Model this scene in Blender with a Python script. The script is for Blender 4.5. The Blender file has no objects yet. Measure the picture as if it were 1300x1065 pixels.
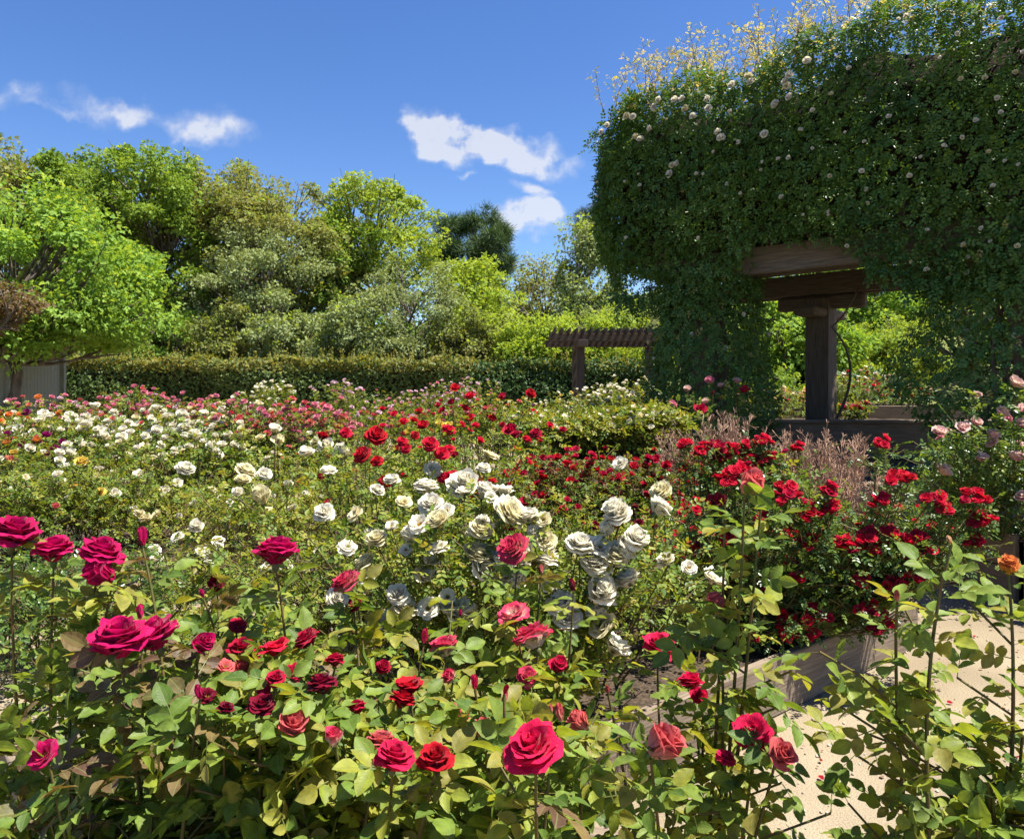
import bpy, math, random
import numpy as np
from mathutils import Vector
R_ = math.radians
rng = np.random.default_rng(7)
random.seed(7)
scene = bpy.context.scene
COL = scene.collection

# ------------------------------------------------------------------ camera
EYE = 1.6
F = 946.0                     # focal length in units of the photograph's pixels (1300 wide)
def P(px, py, d):             # a point of the garden seen at (px, py), d metres ahead
    return np.array([(px - 650) / F * d, d, EYE - (py - 490) / F * d])
def X(px, d): return (px - 650) / F * d

cam_d = bpy.data.cameras.new('camera'); cam = bpy.data.objects.new('camera', cam_d); COL.objects.link(cam)
cam.location = (0, 0, EYE); cam.rotation_euler = (R_(90), 0, 0)
cam_d.sensor_width = 36; cam_d.lens = 36 * F / 1300; cam_d.shift_y = -42.5 / 1300
cam_d.clip_start = .05; cam_d.clip_end = 3000
scene.camera = cam

# ------------------------------------------------------------------ object helpers
def tag(o, label=None, cat=None, group=None, kind=None):
    if label: o['label'] = label
    if cat: o['category'] = cat
    if group: o['group'] = group
    if kind: o['kind'] = kind
    return o
def empty(name, loc, label, cat, group=None, rz=0):
    o = bpy.data.objects.new(name, None); COL.objects.link(o)
    o.location = loc; o.rotation_euler = (0, 0, rz); o.empty_display_size = .1
    return tag(o, label, cat, group)
def link(name, mesh, parent=None, loc=None):
    o = bpy.data.objects.new(name, mesh); COL.objects.link(o)
    if parent is not None: o.parent = parent
    if loc is not None: o.location = loc
    return o

def norm(v): return v / (np.linalg.norm(v, axis=-1, keepdims=True) + 1e-9)

class Geo:
    """collects chunks of vertices and same-sized faces, builds ONE mesh"""
    def __init__(s): s.v = []; s.f = []; s.m = []; s.uv = []; s.n = 0
    def add(s, v, f, mat=0, uv=None):
        v = np.asarray(v, float).reshape(-1, 3); f = np.asarray(f, int)
        if len(f) == 0: return
        s.v.append(v); s.f.append(f + s.n); s.n += len(v)
        s.m.append(np.broadcast_to(np.asarray(mat, int), (len(f),)).copy())
        s.uv.append(uv if uv is not None else np.zeros((len(v), 2)))
    def mesh(s, name, mats, smooth=False):
        me = bpy.data.meshes.new(name)
        if s.n:
            v = np.concatenate(s.v); uv = np.concatenate(s.uv)
            li = np.concatenate([f.ravel() for f in s.f]); ln = np.concatenate([np.full(len(f), f.shape[1]) for f in s.f])
            mi = np.concatenate(s.m)
            me.vertices.add(len(v)); me.vertices.foreach_set('co', v.ravel().astype(np.float32))
            me.loops.add(len(li)); me.loops.foreach_set('vertex_index', li.astype(np.int32))
            me.polygons.add(len(ln)); st = np.concatenate([[0], np.cumsum(ln)[:-1]])
            me.polygons.foreach_set('loop_start', st.astype(np.int32)); me.polygons.foreach_set('loop_total', ln.astype(np.int32))
            me.polygons.foreach_set('material_index', mi.astype(np.int32))
            me.polygons.foreach_set('use_smooth', np.full(len(ln), smooth))
            u = me.uv_layers.new(name='UVMap'); u.data.foreach_set('uv', uv[li].ravel().astype(np.float32))
            me.update(calc_edges=True); me.validate()
        for m in mats: me.materials.append(m)
        return me
    def build(s, name, mats, parent=None, smooth=False, loc=None):
        return link(name, s.mesh(name, mats, smooth), parent, loc)

def inst(g, tpl, pos, ax, up, sc, mat=0, scw=None):
    """place template (verts, faces) N times: x axis along ax, z axis near up"""
    tv, tf = tpl
    pos = np.asarray(pos, float).reshape(-1, 3); N = len(pos)
    if N == 0: return
    ax = norm(np.asarray(ax, float)); up = np.asarray(up, float)
    y = norm(np.cross(up, ax)); z = np.cross(ax, y)
    sc = np.broadcast_to(np.asarray(sc, float), (N,)); scw = sc if scw is None else scw
    V = pos[:, None] + tv[None, :, 0:1] * (ax * sc[:, None])[:, None] + tv[None, :, 1:2] * (y * scw[:, None])[:, None] + tv[None, :, 2:3] * (z * sc[:, None])[:, None]
    k = len(tv)
    for f in tf:
        f = np.asarray(f)
        FF = (f[None] + (np.arange(N) * k)[:, None, None]).reshape(-1, f.shape[1])
        m = np.repeat(np.broadcast_to(np.asarray(mat, int), (N,)), len(f))
        if f is tf[0] or True:
            s_n = g.n
            if f is tf[0]:
                g.add(V.reshape(-1, 3), FF, m, np.tile(tv[:, :2], (N, 1)))
                base = s_n
            else:
                g.f.append(FF + base); g.m.append(m)

def tube(g, pts, rad, n=5, mat=0, cap=True):
    pts = np.asarray(pts, float); K = len(pts)
    rad = np.broadcast_to(np.asarray(rad, float), (K,))
    T = np.gradient(pts, axis=0); T = norm(T)
    ref = np.array([0.31, 0.2, .93]) if abs(T[0][2]) < .8 else np.array([1., .1, 0])
    A = norm(np.cross(T, ref)); B = np.cross(T, A)
    an = np.arange(n) * 2 * math.pi / n
    V = pts[:, None] + rad[:, None, None] * (np.cos(an)[None, :, None] * A[:, None] + np.sin(an)[None, :, None] * B[:, None])
    i = np.arange(K - 1)[:, None] * n; j = np.arange(n)[None]; j2 = (j + 1) % n
    f = np.stack([i + j, i + j2, i + n + j2, i + n + j], -1).reshape(-1, 4)
    g.add(V.reshape(-1, 3), f, mat)
    if cap and n > 3:
        g.add(V[-1], [list(range(n))], mat)

def bez(a, b, c, n):
    t = np.linspace(0, 1, n)[:, None]
    return (1 - t) ** 2 * a + 2 * t * (1 - t) * b + t * t * c

def box_geo(g, c, s, rz=0, mat=0):
    """box of size s centred at c, turned by rz"""
    x, y, z = np.array(s) / 2
    v = np.array([[a * x, b * y, cc * z] for cc in (-1, 1) for b in (-1, 1) for a in (-1, 1)], float)
    co, si = math.cos(rz), math.sin(rz)
    v = np.stack([v[:, 0] * co - v[:, 1] * si, v[:, 0] * si + v[:, 1] * co, v[:, 2]], 1) + np.array(c)
    g.add(v, [[0, 2, 3, 1], [4, 5, 7, 6], [0, 1, 5, 4], [2, 6, 7, 3], [0, 4, 6, 2], [1, 3, 7, 5]], mat)

# ------------------------------------------------------------------ materials
def newmat(name):
    m = bpy.data.materials.new(name); m.use_nodes = True
    nt = m.node_tree; nt.nodes.clear()
    out = nt.nodes.new('ShaderNodeOutputMaterial')
    return m, nt, out
def N(nt, t, **kw):
    n = nt.nodes.new(t)
    for k, v in kw.items(): setattr(n, k, v)
    return n
def ramp(nt, cols, interp='LINEAR'):
    r = N(nt, 'ShaderNodeValToRGB'); r.color_ramp.interpolation = interp
    e = r.color_ramp.elements
    while len(e) < len(cols): e.new(.5)
    for i, (p, c) in enumerate(cols):
        e[i].position = p; e[i].color = (*c, 1)
    return r

def leaf_mat(name, cols, trans=.4, rough=.5, tcol=1.0, spec=.3, noise=0.0, tyel=(1.25, 1.1, .45), veins=False):
    """cols: 3 or more base colours picked at random per leaf; the light that passes through a leaf is yellower"""
    m, nt, out = newmat(name); L = nt.links
    geo = N(nt, 'ShaderNodeNewGeometry')
    st = [(i / (len(cols) - 1), c) for i, c in enumerate(cols)]
    r = ramp(nt, st)
    src = geo.outputs['Random Per Island']
    if noise:
        tc = N(nt, 'ShaderNodeTexCoord'); nz = N(nt, 'ShaderNodeTexNoise'); nz.inputs['Scale'].default_value = noise; nz.inputs['Detail'].default_value = 1
        L.new(tc.outputs['Object'], nz.inputs['Vector'])
        mr = N(nt, 'ShaderNodeMapRange'); mr.inputs[1].default_value = .3; mr.inputs[2].default_value = .7
        L.new(nz.outputs['Fac'], mr.inputs[0])
        mx = N(nt, 'ShaderNodeMix'); mx.data_type = 'FLOAT'; mx.inputs[0].default_value = .5
        L.new(src, mx.inputs[2]); L.new(mr.outputs[0], mx.inputs[3]); src = mx.outputs[0]
    L.new(src, r.inputs['Fac'])
    b = N(nt, 'ShaderNodeBsdfPrincipled'); b.inputs['Roughness'].default_value = rough; b.inputs['Specular IOR Level'].default_value = spec
    colr = r.outputs['Color']
    if veins:       # midrib and side veins, a little mottling
        uv = N(nt, 'ShaderNodeUVMap'); se = N(nt, 'ShaderNodeSeparateXYZ'); L.new(uv.outputs[0], se.inputs[0])
        ab = N(nt, 'ShaderNodeMath', operation='ABSOLUTE'); L.new(se.outputs[1], ab.inputs[0])
        k1 = N(nt, 'ShaderNodeMath', operation='MULTIPLY_ADD'); k1.inputs[1].default_value = -.75; L.new(ab.outputs[0], k1.inputs[0]); L.new(se.outputs[0], k1.inputs[2])
        k2 = N(nt, 'ShaderNodeMath', operation='MULTIPLY'); k2.inputs[1].default_value = 52; L.new(k1.outputs[0], k2.inputs[0])
        k3 = N(nt, 'ShaderNodeMath', operation='SINE'); L.new(k2.outputs[0], k3.inputs[0])
        k4 = N(nt, 'ShaderNodeMapRange'); k4.inputs[1].default_value = .80; k4.inputs[2].default_value = 1; k4.inputs[4].default_value = .5; L.new(k3.outputs[0], k4.inputs[0])
        k5 = N(nt, 'ShaderNodeMapRange'); k5.inputs[1].default_value = .028; k5.inputs[2].default_value = .010; k5.inputs[4].default_value = 1; L.new(ab.outputs[0], k5.inputs[0])
        k6 = N(nt, 'ShaderNodeMath', operation='MAXIMUM'); L.new(k4.outputs[0], k6.inputs[0]); L.new(k5.outputs[0], k6.inputs[1])
        tco = N(nt, 'ShaderNodeTexCoord'); nb = N(nt, 'ShaderNodeTexNoise'); nb.inputs['Scale'].default_value = 55; nb.inputs['Detail'].default_value = 3; L.new(tco.outputs['Object'], nb.inputs['Vector'])
        k7 = N(nt, 'ShaderNodeMapRange'); k7.inputs[1].default_value = .3; k7.inputs[2].default_value = .7; k7.inputs[3].default_value = .72; k7.inputs[4].default_value = 1.28; L.new(nb.outputs['Fac'], k7.inputs[0])
        k8 = N(nt, 'ShaderNodeVectorMath', operation='SCALE'); L.new(colr, k8.inputs[0]); L.new(k7.outputs[0], k8.inputs['Scale'])
        k9 = N(nt, 'ShaderNodeMix'); k9.data_type = 'RGBA'; k9.inputs[7].default_value = (.20, .24, .08, 1); L.new(k8.outputs[0], k9.inputs[6])
        ka = N(nt, 'ShaderNodeMath', operation='MULTIPLY'); ka.inputs[1].default_value = .55; L.new(k6.outputs[0], ka.inputs[0]); L.new(ka.outputs[0], k9.inputs[0])
        colr = k9.outputs[2]
        bp = N(nt, 'ShaderNodeBump'); bp.inputs['Strength'].default_value = .25; bp.inputs['Distance'].default_value = .002; bp.invert = True; L.new(k6.outputs[0], bp.inputs['Height']); L.new(bp.outputs[0], b.inputs['Normal'])
    L.new(colr, b.inputs['Base Color'])
    mul = N(nt, 'ShaderNodeVectorMath', operation='MULTIPLY'); mul.inputs[1].default_value = tuple(x * tcol for x in tyel)
    L.new(colr, mul.inputs[0])
    t = N(nt, 'ShaderNodeBsdfTranslucent'); L.new(mul.outputs[0], t.inputs['Color'])
    mx = N(nt, 'ShaderNodeMixShader'); mx.inputs[0].default_value = trans
    L.new(b.outputs[0], mx.inputs[1]); L.new(t.outputs[0], mx.inputs[2]); L.new(mx.outputs[0], out.inputs['Surface'])
    return m

def petal_mat(name, base, tip, lo=.25, hi=.8, trans=.3, vary=.25, rough=.55):
    m, nt, out = newmat(name); L = nt.links
    uv = N(nt, 'ShaderNodeUVMap'); sep = N(nt, 'ShaderNodeSeparateXYZ'); L.new(uv.outputs[0], sep.inputs[0])
    nz = N(nt, 'ShaderNodeTexNoise'); nz.inputs['Scale'].default_value = 5; L.new(uv.outputs[0], nz.inputs['Vector'])
    ad = N(nt, 'ShaderNodeMath', operation='MULTIPLY_ADD'); ad.inputs[1].default_value = .35; L.new(nz.outputs['Fac'], ad.inputs[0])
    su = N(nt, 'ShaderNodeMath', operation='SUBTRACT'); su.inputs[1].default_value = .175; L.new(sep.outputs[1], su.inputs[0]); L.new(su.outputs[0], ad.inputs[2])
    r = ramp(nt, [(lo, base), (hi, tip)]); L.new(ad.outputs[0], r.inputs['Fac'])
    geo = N(nt, 'ShaderNodeNewGeometry'); oi = N(nt, 'ShaderNodeObjectInfo')
    av = N(nt, 'ShaderNodeMath', operation='ADD'); L.new(geo.outputs['Random Per Island'], av.inputs[0]); L.new(oi.outputs['Random'], av.inputs[1])
    mr = N(nt, 'ShaderNodeMapRange'); mr.inputs[2].default_value = 2; mr.inputs[3].default_value = 1 - vary; mr.inputs[4].default_value = 1 + vary * .35
    L.new(av.outputs[0], mr.inputs[0])
    mul = N(nt, 'ShaderNodeVectorMath', operation='SCALE'); L.new(r.outputs['Color'], mul.inputs[0]); L.new(mr.outputs[0], mul.inputs['Scale'])
    b = N(nt, 'ShaderNodeBsdfPrincipled'); b.inputs['Roughness'].default_value = rough; b.inputs['Specular IOR Level'].default_value = .12
    b.inputs['Sheen Weight'].default_value = .12; b.inputs['Sheen Roughness'].default_value = .4
    ms = N(nt, 'ShaderNodeMapping'); ms.inputs['Scale'].default_value = (26, 1.6, 1); L.new(uv.outputs[0], ms.inputs['Vector'])
    sn = N(nt, 'ShaderNodeTexNoise'); sn.inputs['Scale'].default_value = 1; sn.inputs['Detail'].default_value = 3; L.new(ms.outputs[0], sn.inputs['Vector'])
    sr = N(nt, 'ShaderNodeMapRange'); sr.inputs[1].default_value = .3; sr.inputs[2].default_value = .7; sr.inputs[3].default_value = .86; sr.inputs[4].default_value = 1.08; L.new(sn.outputs['Fac'], sr.inputs[0])
    m0 = mul; mul = N(nt, 'ShaderNodeVectorMath', operation='SCALE'); L.new(m0.outputs[0], mul.inputs[0]); L.new(sr.outputs[0], mul.inputs['Scale'])
    bp = N(nt, 'ShaderNodeBump'); bp.inputs['Strength'].default_value = .35; bp.inputs['Distance'].default_value = .02; L.new(sn.outputs['Fac'], bp.inputs['Height']); L.new(bp.outputs[0], b.inputs['Normal'])
    L.new(mul.outputs[0], b.inputs['Base Color'])
    t = N(nt, 'ShaderNodeBsdfTranslucent'); L.new(mul.outputs[0], t.inputs['Color'])
    mx = N(nt, 'ShaderNodeMixShader'); mx.inputs[0].default_value = trans
    L.new(b.outputs[0], mx.inputs[1]); L.new(t.outputs[0], mx.inputs[2]); L.new(mx.outputs[0], out.inputs['Surface'])
    return m

def plain_mat(name, cols, scale=6, stretch=(1, 1, 1), rough=.8, bump=.3, detail=5, spec=.2, bscale=None, coord='Object', bdist=.01):
    m, nt, out = newmat(name); L = nt.links
    tc = N(nt, 'ShaderNodeTexCoord'); mp = N(nt, 'ShaderNodeMapping'); mp.inputs['Scale'].default_value = stretch
    L.new(tc.outputs[coord], mp.inputs['Vector'])
    nz = N(nt, 'ShaderNodeTexNoise'); nz.inputs['Scale'].default_value = scale; nz.inputs['Detail'].default_value = detail; nz.inputs['Roughness'].default_value = .65
    L.new(mp.outputs[0], nz.inputs['Vector'])
    k = len(cols) - 1
    r = ramp(nt, [(.28 + .44 * i / k, c) for i, c in enumerate(cols)]); L.new(nz.outputs['Fac'], r.inputs['Fac'])
    b = N(nt, 'ShaderNodeBsdfPrincipled'); b.inputs['Roughness'].default_value = rough; b.inputs['Specular IOR Level'].default_value = spec
    L.new(r.outputs['Color'], b.inputs['Base Color'])
    src = nz.outputs['Fac']
    if bscale:
        n2 = N(nt, 'ShaderNodeTexNoise'); n2.inputs['Scale'].default_value = bscale; n2.inputs['Detail'].default_value = 4
        L.new(mp.outputs[0], n2.inputs['Vector']); src = n2.outputs['Fac']
    bp = N(nt, 'ShaderNodeBump'); bp.inputs['Strength'].default_value = bump; bp.inputs['Distance'].default_value = bdist
    L.new(src, bp.inputs['Height']); L.new(bp.outputs[0], b.inputs['Normal'])
    L.new(b.outputs[0], out.inputs['Surface'])
    return m

M = {}
M['leaf_mid'] = leaf_mat('rose_leaf', [(0.062, 0.121, 0.019), (0.125, 0.203, 0.028), (0.203, 0.281, 0.041), (0.149, 0.211, 0.041)], trans=.45)
M['leaf_mid_near'] = leaf_mat('rose_leaf', [(0.062, 0.121, 0.019), (0.125, 0.203, 0.028), (0.203, 0.281, 0.041), (0.149, 0.211, 0.041)], trans=.45, veins=True)
M['leaf_young'] = leaf_mat('young_rose_leaf', [(0.185, 0.246, 0.028), (0.271, 0.32, 0.037), (0.296, 0.289, 0.043), (0.234, 0.209, 0.05)], trans=.48)
M['leaf_young_near'] = leaf_mat('young_rose_leaf', [(0.185, 0.246, 0.028), (0.271, 0.32, 0.037), (0.296, 0.289, 0.043), (0.234, 0.209, 0.05)], trans=.48, veins=True)
M['leaf_red'] = leaf_mat('reddish_leaf', [(.13, .085, .04), (.19, .13, .045), (.10, .05, .035), (.12, .12, .03)], trans=.35)
M['leaf_red_near'] = leaf_mat('reddish_leaf', [(.13, .085, .04), (.19, .13, .045), (.10, .05, .035), (.12, .12, .03)], trans=.35, veins=True)
M['leaf_dark'] = leaf_mat('glossy_leaf', [(0.041, 0.093, 0.021), (0.083, 0.158, 0.03), (0.128, 0.209, 0.041)], trans=.36, rough=.34, spec=.5)
M['leaf_dark_near'] = leaf_mat('glossy_leaf', [(0.041, 0.093, 0.021), (0.083, 0.158, 0.03), (0.128, 0.209, 0.041)], trans=.36, rough=.34, spec=.5, veins=True)
for k_ in ('leaf_mid', 'leaf_young', 'leaf_red', 'leaf_dark'): pass
M['cane'] = plain_mat('rose_cane', [(.05, .08, .02), (.11, .09, .03), (.14, .07, .035)], scale=18, rough=.55)
M['calyx'] = leaf_mat('sepal_green', [(.07, .12, .03), (.10, .15, .04), (.12, .11, .04)], trans=.2)
M['stamen'] = plain_mat('stamens', [(.55, .33, .04), (.7, .5, .08)], scale=40)
M['dry'] = plain_mat('dry_stalk', [(.28, .17, .11), (.42, .27, .18), (.40, .21, .15)], scale=30, rough=.9)
PET = dict(
    magenta=((.50, .003, .075), (.58, .004, .115)), red=((.44, .003, .012), (.56, .007, .022)), crimson=((.34, .002, .02), (.50, .006, .045)),
    darkred=((.13, .001, .012), (.21, .002, .022)), white=((.86, .75, .50), (.89, .845, .70)), cream=((.82, .66, .26), (.84, .77, .50)),
    yellow=((.80, .45, .03), (.84, .62, .12)), bicolor=((.86, .64, .48), (.76, .05, .13)), hotpink=((.74, .03, .09), (.72, .012, .085)), coral=((.82, .36, .26), (.72, .14, .14)),
    pink=((.82, .46, .46), (.76, .24, .33)), palepink=((.80, .36, .38), (.86, .60, .53)), lilac=((.80, .55, .60), (.78, .55, .62)),
    peach=((.84, .42, .14), (.86, .56, .34)), orange=((.86, .40, .04), (.84, .28, .08)), purple=((.34, .02, .14), (.28, .008, .11)),
    peachpink=((.86, .50, .30), (.86, .62, .52)), brightred=((.62, .004, .022), (.72, .012, .052)))
for k, (a, b) in PET.items(): M['p_' + k] = petal_mat(k + '_petal', a, b, lo=.40 if k == 'bicolor' else .1, hi=.86 if k == 'bicolor' else .75, vary=.08 if k in ('white', 'cream') else .25, trans=.42 if k in ('white', 'cream') else .40)

# ------------------------------------------------------------------ flowers
def petal(L, W, a, c, rho, r0, z0, az, nu, nv, ruf, ph):
    v = np.linspace(0, 1, nv + 1); u = np.linspace(-1, 1, nu + 1)
    fine = np.linspace(0, 1, 25); phi = R_(a) * (.25 + .75 * fine) + R_(c) * fine ** 3
    rr = np.concatenate([[0], np.cumsum(np.sin(phi[:-1]) / 24)]); zz = np.concatenate([[0], np.cumsum(np.cos(phi[:-1]) / 24)])
    U, V = np.meshgrid(u, v)
    Ve = V * (1 - .17 * np.abs(U) ** 2.2 * V + .05 * ruf * 8 * np.sin(5 * U + ph) * V)
    r = r0 + L * np.interp(Ve, fine, rr); z = z0 + L * np.interp(Ve, fine, zz)
    w = W * (.30 + .70 * np.sin(np.clip(V / .72, 0, 1) * math.pi / 2)) * np.where(V > .72, np.sqrt(np.clip(1 - ((V - .72) / .34) ** 2 * .75, 0, 1)), 1)
    th = U * w / rho
    th = np.clip(th, -2.2, 2.2)
    rad = r - rho * (1 - np.cos(th)); lat = rho * np.sin(th)
    wv = ruf * np.sin(4.3 * U + ph) * V ** 2 + ruf * .5 * np.sin(9 * U + 2 * ph) * V ** 3
    z = z + wv * L * abs(math.sin(R_(a))) ; rad = rad + wv * L * math.cos(R_(a))
    x = rad * math.cos(az) - lat * math.sin(az); y = rad * math.sin(az) + lat * math.cos(az)
    vv = np.stack([x, y, z], -1).reshape(-1, 3)
    i = np.arange(nv)[:, None] * (nu + 1); j = np.arange(nu)[None]
    f = np.stack([i + j, i + j + 1, i + nu + 2 + j, i + nu + 1 + j], -1).reshape(-1, 4)
    uv = np.stack([(U * .5 + .5) + az * 3.1, V], -1).reshape(-1, 2)
    return vv, f, uv

SHAPES = dict(  # layers: n, opening, length, half width, tip curl, roll radius, start radius, ruffle
    tea=[(3, 3, .40, .20, 4, .075, .03, .02), (4, 9, .44, .23, 16, .13, .05, .03), (5, 20, .47, .27, 34, .24, .07, .04), (6, 36, .5, .29, 58, .42, .08, .05), (6, 56, .52, .30, 70, .8, .08, .06), (6, 80, .50, .29, 62, 1.0, .07, .07)],
    rosette=[(5, 2, .30, .12, 2, .06, .02, .05), (7, 10, .36, .15, 8, .12, .05, .06), (8, 20, .40, .18, 14, .2, .07, .06), (9, 33, .43, .21, 18, .35, .08, .06), (9, 48, .46, .24, 22, .5, .08, .06), (9, 66, .47, .27, 22, .8, .08, .05), (7, 86, .47, .28, 18, 1, .07, .05)],
    open=[(6, 38, .42, .24, 20, .4, .06, .07), (7, 58, .50, .28, 25, .7, .06, .07), (7, 80, .52, .30, 20, 1, .06, .07)],
    flori=[(3, 12, .30, .2, 6, .12, .04, .05), (5, 32, .38, .26, 18, .3, .05, .06), (6, 58, .46, .29, 22, .6, .05, .06), (5, 82, .48, .30, 15, 1, .05, .06)],
    half=[(3, 0, .66, .30, 2, .085, .03, .01), (4, 4, .70, .34, 8, .16, .05, .015), (5, 10, .72, .38, 22, .28, .08, .02), (5, 20, .70, .40, 48, .45, .10, .03), (3, 42, .62, .38, 60, .8, .10, .04)],
    bud=[(3, -3, .95, .32, 0, .11, .02, 0), (3, -1, .92, .36, 0, .16, .05, 0), (3, 2, .84, .36, 3, .2, .08, .01)])
def make_flower(shape, color, lod, seed):
    r = np.random.default_rng(seed); g = Geo()
    nu, nv = {'hi': (6, 6), 'mid': (4, 4), 'far': (2, 2)}[lod]
    lay = SHAPES[shape]; z0 = 0; opn = r.uniform(.72, 1.15) if shape != 'bud' else 1.; sk = r.uniform(0, 6.28); ska = r.uniform(0, 14) if shape != 'bud' else 0
    for k, (n, a, L, W, c, rho, r0, ruf) in enumerate(lay):
        if lod == 'far':
            if len(lay) > 4 and k % 2 == 1: continue
            n = max(3, int(n * .75)); W *= 1.2
        off = r.uniform(0, 6.28)
        for i in range(n):
            if k >= len(lay) - 2 and shape != 'bud' and r.random() < .12: continue
            az = off + i * 2 * math.pi / n + r.normal(0, .17)
            s = r.uniform(.9, 1.08)
            v, f, uv = petal(L * s, W * r.uniform(.9, 1.1), (a + ska * math.cos(az - sk)) * opn + r.normal(0, 3 + a * .10), c + r.normal(0, 9), rho, r0, .06 * (len(lay) - 1 - k) * (.4 if shape != 'bud' else 0), az, nu, nv, ruf * r.uniform(.5, 1.5), r.uniform(0, 6))
            g.add(v, f, 0, uv)
    if shape == 'open' and lod != 'far':
        for i in range(26):
            a = r.uniform(0, 6.28); q = r.uniform(.02, .12)
            tube(g, [[0, 0, .05], [q * math.cos(a) * .6, q * math.sin(a) * .6, .13], [q * math.cos(a), q * math.sin(a), .2]], [.008, .006, .014], 3, 2)
    if lod != 'far':
        t = np.linspace(-.16, .04, 5); tube(g, np.stack([0 * t, 0 * t, t], 1), [.03, .06, .075, .07, .05], 6, 1)
        for i in range(5):
            v, f, uv = petal(.42 if shape != 'bud' else .7, .07 if shape != 'bud' else .1, 8 if shape == 'bud' else 118, 20, .3, .05, 0 if shape != 'bud' else -.03, i * 1.2566 + .3, 2, 4, 0, 0)
            if shape == 'bud': v[:, :2] *= 1.25
            g.add(v, f, 1, uv)
    pv = np.concatenate([v for v, m in zip(g.v, g.m) if m[0] == 0])
    k = .5 / np.percentile(np.hypot(pv[:, 0], pv[:, 1]), 97) if shape != 'bud' else 1.0 / pv[:, 2].max()
    if shape == 'half': k *= .95
    g.v = [v * k for v in g.v]
    return g.mesh('flower_' + shape, [M['p_' + color], M['calyx'], M['stamen']], True)
_fl = {}
def flower_mesh(shape, color, lod):
    nvar = {'hi': 6, 'mid': 6, 'far': 5}[lod]
    k = (shape, color, lod, random.randrange(nvar))
    if k not in _fl: _fl[k] = make_flower(shape, color, lod, abs(hash((shape, lod, k[3]))) % 9973 if False else (len(shape) * 131 + nvar * 17 + k[3] * 7 + sum(map(ord, shape))))
    return _fl[k]
def put_flower(parent, pos, size, shape, color, d, axis=None, name='flower'):
    lod = 'hi' if d < 2.3 else 'mid' if d < 5.5 else 'far'
    o = link(name, flower_mesh(shape, color, lod), parent)
    pl = np.array(parent.location)
    o.location = tuple(np.asarray(pos) - pl)
    if axis is None: axis = (random.gauss(0, .25), random.gauss(-.18, .25), 1) if shape == 'tea' and d < 2.4 else (random.gauss(0, .42), random.gauss(-.42, .4), .9)
    q = Vector(axis).to_track_quat('Z', 'Y'); e = q.to_matrix().to_euler()
    o.rotation_euler = e; o.rotation_euler.rotate_axis('Z', random.uniform(0, 6.28))
    o.scale = (size,) * 3
    return o

# ------------------------------------------------------------------ leaves
def leaflet_hi():
    t = np.array([0, .10, .22, .34, .46, .58, .70, .82, .92, 1.0]); K = len(t)
    w = .33 * np.sin(np.pi * t ** .85) ** .8; w[0] = .015; w[-1] = .004
    ser = np.array([0, .012, -.01, .014, -.01, .014, -.01, .012, -.008, 0])
    z = -.22 * t ** 2
    v = []
    for i in range(K):
        v += [[t[i] - ser[i], (w[i] + ser[i]), z[i] + .28 * w[i]], [t[i], w[i] * .5, z[i] + .09 * w[i]], [t[i], 0, z[i]], [t[i], -w[i] * .5, z[i] + .09 * w[i]], [t[i] - ser[i], -(w[i] + ser[i]), z[i] + .28 * w[i]]]
    f = []
    for i in range(K - 1):
        for j in range(4): f.append([i * 5 + j, i * 5 + 5 + j, i * 5 + 6 + j, i * 5 + 1 + j])
    return np.array(v), [np.array(f)]
LEAF_HI = leaflet_hi()
def leaflet_lo(curve=-.12, wd=.31):
    v = [[0, 0, 0], [.28, wd, .08 + curve * .1], [.68, wd * .85, .06 + curve * .5], [1, 0, curve], [.68, -wd * .85, .06 + curve * .5], [.28, -wd, .08 + curve * .1]]
    return np.array(v), [np.array([[0, 3, 2, 1], [0, 5, 4, 3]])]
LEAF_LO = leaflet_lo()
RACHIS = (np.array([[0, .012, 0], [0, -.012, 0], [1, -.006, 0], [1, .006, 0]]), [np.array([[0, 1, 2, 3]])])
def compound(tpl):
    """one pinnate leaf of five leaflets as a single template, unit length about 1.5"""
    V = []; FF = []; n = 0
    for (x, ang, s) in ((.95, 0, .62), (.62, 58, .52), (.62, -58, .52), (.25, 66, .42), (.25, -66, .42)):
        tv, tf = tpl; c, si = math.cos(R_(ang)), math.sin(R_(ang))
        v = tv * s; v = np.stack([v[:, 0] * c - v[:, 1] * si + x, v[:, 0] * si + v[:, 1] * c, v[:, 2] - .12 * x * x + .02 * (ang != 0)], 1)
        V.append(v); FF.append(tf[0] + n); n += len(v)
    return np.concatenate(V), [np.concatenate(FF)]
COMP_LO = compound(LEAF_LO)

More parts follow.
